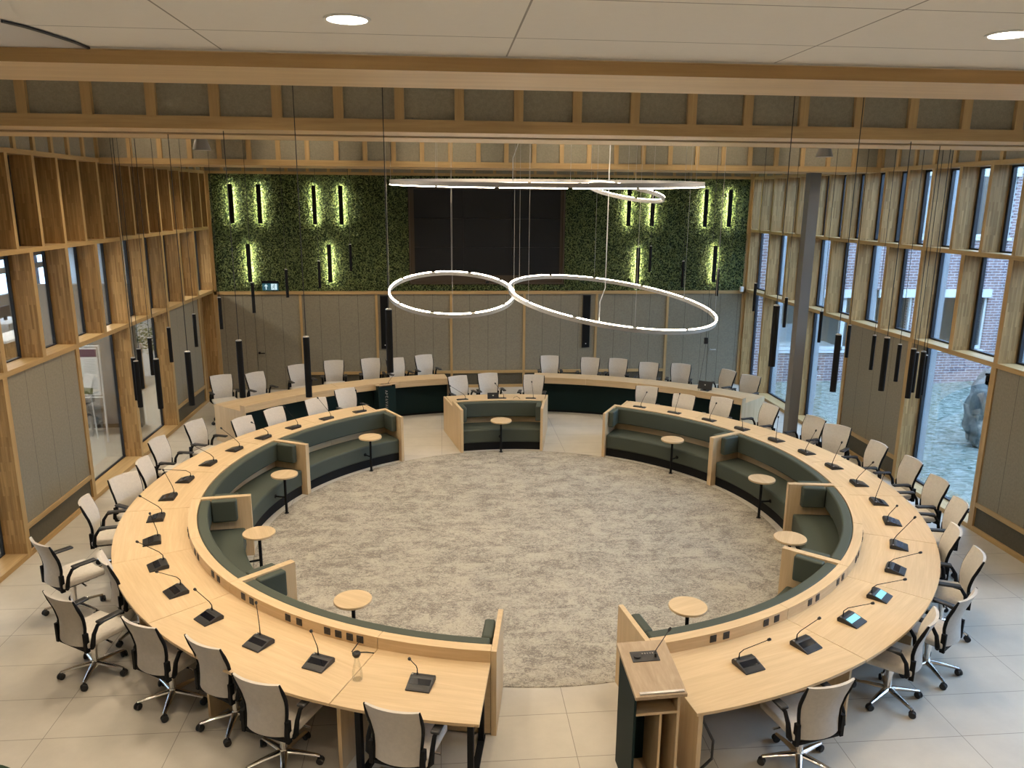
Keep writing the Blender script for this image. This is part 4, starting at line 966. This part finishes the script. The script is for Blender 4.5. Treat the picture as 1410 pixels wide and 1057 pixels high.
# ------------------------------------------------------------------ left: foyer and office seen through the glass
lr = struct('floor'); 
MB().box(-20, XL-.34, -8, 24, -.15, 0).build('floor_slab', 'tile', lr)
lc = struct('ceiling'); MB().box(-20, XL-.34, -8, 24, 4.05, 4.2).build('ceiling_slab', 'plaster', lc)
lw = struct('wall_left')
MB().box(XL-.50, XL-.44, -12.6, YB+.3, 4.05, 6.1).build('upper_wall', 'greywall', lw)
for y0, y1, z0, z1 in ((-8, 24, 0, 1.2), (-8, 24, 1.95, 2.15), (-8, 24, 2.75, 4.05)): MB().box(-17.3, -17.1, y0, y1, z0, z1).build('wall_band', 'plaster' if z0 > 2.5 else 'greywall', lw)
for y in range(-8, 25, 2): MB().box(-17.28, -17.12, y-.06, y+.06, 1.2, 2.75).build('mullion', 'bframe', lw)
MB().box(-17.1, -17.05, -8, 24, 2.45, 2.8).build('blind_pelmet', 'bronze', lw)
MB().box(-17.3, XL-.34, -8.1, -8, 0, 4.1).build('end_wall', 'plaster', lw); MB().box(-17.3, -7.3, 24, 24.1, 0, 4.1).build('end_wall', 'plaster', lw)
MB().box(XL-.36, XL-.33, YB+.3, 24, 0, 4.1).build('end_wall', 'plaster', lw)
MB().box(-9.6, -7.50, 5.85, 6.05, 0, 3.0).build('partition', 'greywall', lw); MB().box(-9.6, -7.48, 5.83, 5.85, 0, .08).build('baseboard', 'bronze', lw)
def office(x, y, lab):
    t = thing('office_desk', 'pale office desk with dark monitor, '+lab, 'desk', (x, y, 0), 0, 'office desks beyond the left wall')
    MB().box(-.4, .4, -.8, .8, .71, .74).build('desktop', 'white', t, world=False); MB().box(-.38, .38, -.78, -.74, 0, .71).box(-.38, .38, .74, .78, 0, .71).build('leg', 'steel', t, world=False)
    MB().box(-.1, -.07, -.3, .3, .86, 1.2).build('monitor', 'black', t, world=False); MB().box(-.12, -.05, -.05, .05, .74, .9).build('monitor_stand', 'black', t, world=False)
office(-15.4, 16.2, 'near the far windows'); office(-15.2, 19.5, 'farther along the far windows'); office(-13.0, 17.5, 'standing closer to the glass')
t = thing('reception_counter', 'ribbed oak counter with pale top beyond the left glass', 'counter', (-12.6, 12.2, 0))
cb = MB()
for k in range(60): cb.box(-12.4, -12.36, 10.2+k*.075, 10.25+k*.075, .05, 1.05)
cb.box(-12.9, -12.4, 10.15, 14.75, 0, 1.05); cb.build('ribbed_front', 'stave', t); MB().box(-13.0, -12.25, 10.05, 14.85, 1.05, 1.11).build('countertop', 'white', t)
# poster stand
t = thing('poster_stand', 'white easel with plum headed information poster behind the left glass', 'sign', (-8.05, 4.8, 0))
MB().tube([(-7.76, 4.8, 0), (-7.76, 4.84, 1.95)], .018, 6).tube([(-8.36, 4.8, 0), (-8.36, 4.84, 1.95)], .018, 6).tube([(-8.36, 4.83, 1.93), (-7.76, 4.83, 1.93)], .015, 6).tube([(-8.36, 4.8, .92), (-7.76, 4.8, .92)], .015, 6).tube([(-8.06, 5.05, 0), (-8.06, 4.86, 1.9)], .012, 6).build('easel_frame', 'white', t)
MB().box(-8.34, -7.79, 4.795, 4.81, .96, 1.90).build('poster_board', 'yellow', t)
MB().box(-8.33, -7.80, 4.791, 4.795, 1.72, 1.87).build('poster_heading', 'water', t)
MT['textgrey'] = plain('print grey', (.45, .45, .43), .8); MT['olive'] = plain('print olive', (.16, .16, .06), .8)
tx = MB()
for col_ in (0, 1):
    for k in range(9): tx.box(-8.30+col_*.26, -8.30+col_*.26+.2, 4.792, 4.795, 1.66-k*.032, 1.668-k*.032)
tx.build('poster_text', 'textgrey', t)
MB().box(-8.30, -8.17, 4.791, 4.795, 1.2, 1.36).box(-8.18, -8.16, 4.791, 4.795, 1.2, 1.3).build('poster_photo', 'water', t)
MB().prism([(-8.32, .98), (-7.95, .98), (-7.93, 1.1), (-8.1, 1.12), (-8.15, 1.17), (-8.32, 1.17)], 0, .004, T=Matrix.Translation((0, 4.795, 0)) @ Matrix.Rotation(PI/2, 4, 'X')).build('poster_picture', 'olive', t)
mp_ = [(-8.1, 1.32), (-8.0, 1.36), (-7.93, 1.30), (-7.92, 1.2), (-7.87, 1.1), (-7.98, 1.12), (-8.1, 1.1), (-8.12, 1.18), (-8.08, 1.24)]
MB().tube([(x, 4.792, z) for x, z in mp_+mp_[:1]], .004, 4).build('poster_outline_map', 'textgrey', t)
dup(proto, (-8.35, 5.75-.2, 0), R(200), 'grey swivel chair seen behind the poster easel in the foyer', 'chairs in other rooms') if False else None
t = thing('bar_chair', 'grey upholstered swivel chair behind the poster easel in the foyer', 'chair', (-8.2, 5.0-.45+.35, 0))
t.location = (-8.25, 4.35+.95-.55, 0); MW[t.name] = Matrix.Translation(t.location)
t.location = (-8.55, 5.75, 0)
t.location = (-8.32, 5.42, 0)
MW[t.name] = Matrix.Translation(t.location)
MT['greyfab'] = fabric('grey foyer fabric', (.16, .16, .16), .08)
MB().lathe([(0, .44), (.24, .44), (.26, .47), (.25, .53), (0, .54)], 24).build('seat', 'greyfab', t, world=False, smooth=True)
MB().arc(.23, .28, R(120), R(290), .50, .82, 14).build('backrest', 'greyfab', t, world=False, bevel=.02, smooth=True)
MB().cyl(.03, .05, .44, 12).build('column', 'steel', t, world=False)
sb = MB()
for k in range(4): sb.tube([(0, 0, .10), (.28*math.cos(k*PI/2+.4), .28*math.sin(k*PI/2+.4), .02)], [.02, .012], 6)
sb.build('star_base', 'steel', t, world=False)
# planter with flowers behind second glass
t = thing('planter', 'pale planter box of white flowering plants beyond the left glass', 'planter', (-9.4, 11.2, 0))
MB().box(-9.9, -8.9, 10.8, 11.5, 0, .62).build('planter_box', 'white', t)
pm_ = MB()
for k in range(900):
    c_ = Vector((random.uniform(-9.95, -8.85), random.uniform(10.75, 11.5), .62+abs(random.gauss(.35, .22)))); a = random.uniform(0, 6.28); s_ = random.uniform(.03, .07)
    u_ = Vector((math.cos(a), math.sin(a), random.uniform(-.5, .8))).normalized(); w_ = u_.cross(Vector((random.random(), random.random(), random.random()))).normalized()
    pm_.add([c_-u_*s_, c_+w_*s_*.4, c_+u_*s_, c_-w_*s_*.4], [(0, 1, 2, 3)], 'white' if k % 5 == 0 else 'leaf')
pm_.build('foliage', None, t)['kind'] = 'stuff'
t = thing('curved_counter', 'curved brown wooden counter beyond the second left window', 'counter', (-8.9, 9.2, 0))
MB().arc(1.2, 1.3, R(-80), R(40), 0, 1.0, 20, T=Matrix.Translation((-10.0, 9.2, 0))).build('counter_front', 'stave', t); MB().arc(1.0, 1.33, R(-80), R(40), 1.0, 1.04, 20, T=Matrix.Translation((-10.0, 9.2, 0))).build('countertop', 'bronze', t)
for x, y in ((-9, 3), (-9, 8), (-10.5, 13), (-14, 11), (-14.5, 17), (-11, -2)):
    t = thing('ceiling_panel_light', 'square white ceiling light in the rooms beyond the left wall', 'ceiling lamp', (x, y, 4.05), 0, 'foyer ceiling lights')
    L = bpy.data.lights.new('panel_light', 'AREA'); L.energy = 75; L.size = .55; L.color = (1, .93, .82); lo = bpy.data.objects.new('panel_light', L); COL.objects.link(lo); lo.location = (x, y, 4.02)
    MB().box(-.3, .3, -.3, .3, -.02, 0).build('housing', 'white', t, world=False); MB().box(-.27, .27, -.27, .27, -.024, -.02).build('diffuser', 'down', t, world=False)

# ------------------------------------------------------------------ world and view
w = bpy.data.worlds.new('overcast sky'); scene.world = w; w.use_nodes = True; nt = w.node_tree
bgn = nt.nodes['Background']; tc = nt.nodes.new('ShaderNodeTexCoord'); sp = nt.nodes.new('ShaderNodeSeparateXYZ'); nt.links.new(tc.outputs['Generated'], sp.inputs[0])
rp = ramp(nt, [(0, (.36, .56, .86)), (.5, (.44, .66, .98)), (1, (.36, .60, 1.0))]); nt.links.new(sp.outputs[2], rp.inputs['Fac']); nt.links.new(rp.outputs['Color'], bgn.inputs['Color'])
bgn.inputs['Strength'].default_value = 6.5

vs_ = scene.view_settings; vs_.view_transform = 'Standard'; vs_.look = 'None'; vs_.exposure = 1.02; vs_.gamma = 1; vs_.use_curve_mapping = False
cy = scene.cycles
cy.max_bounces = 6; cy.diffuse_bounces = 3; cy.glossy_bounces = 3; cy.transparent_max_bounces = 16; cy.sample_clamp_indirect = 3; cy.caustics_reflective = False; cy.caustics_refractive = False
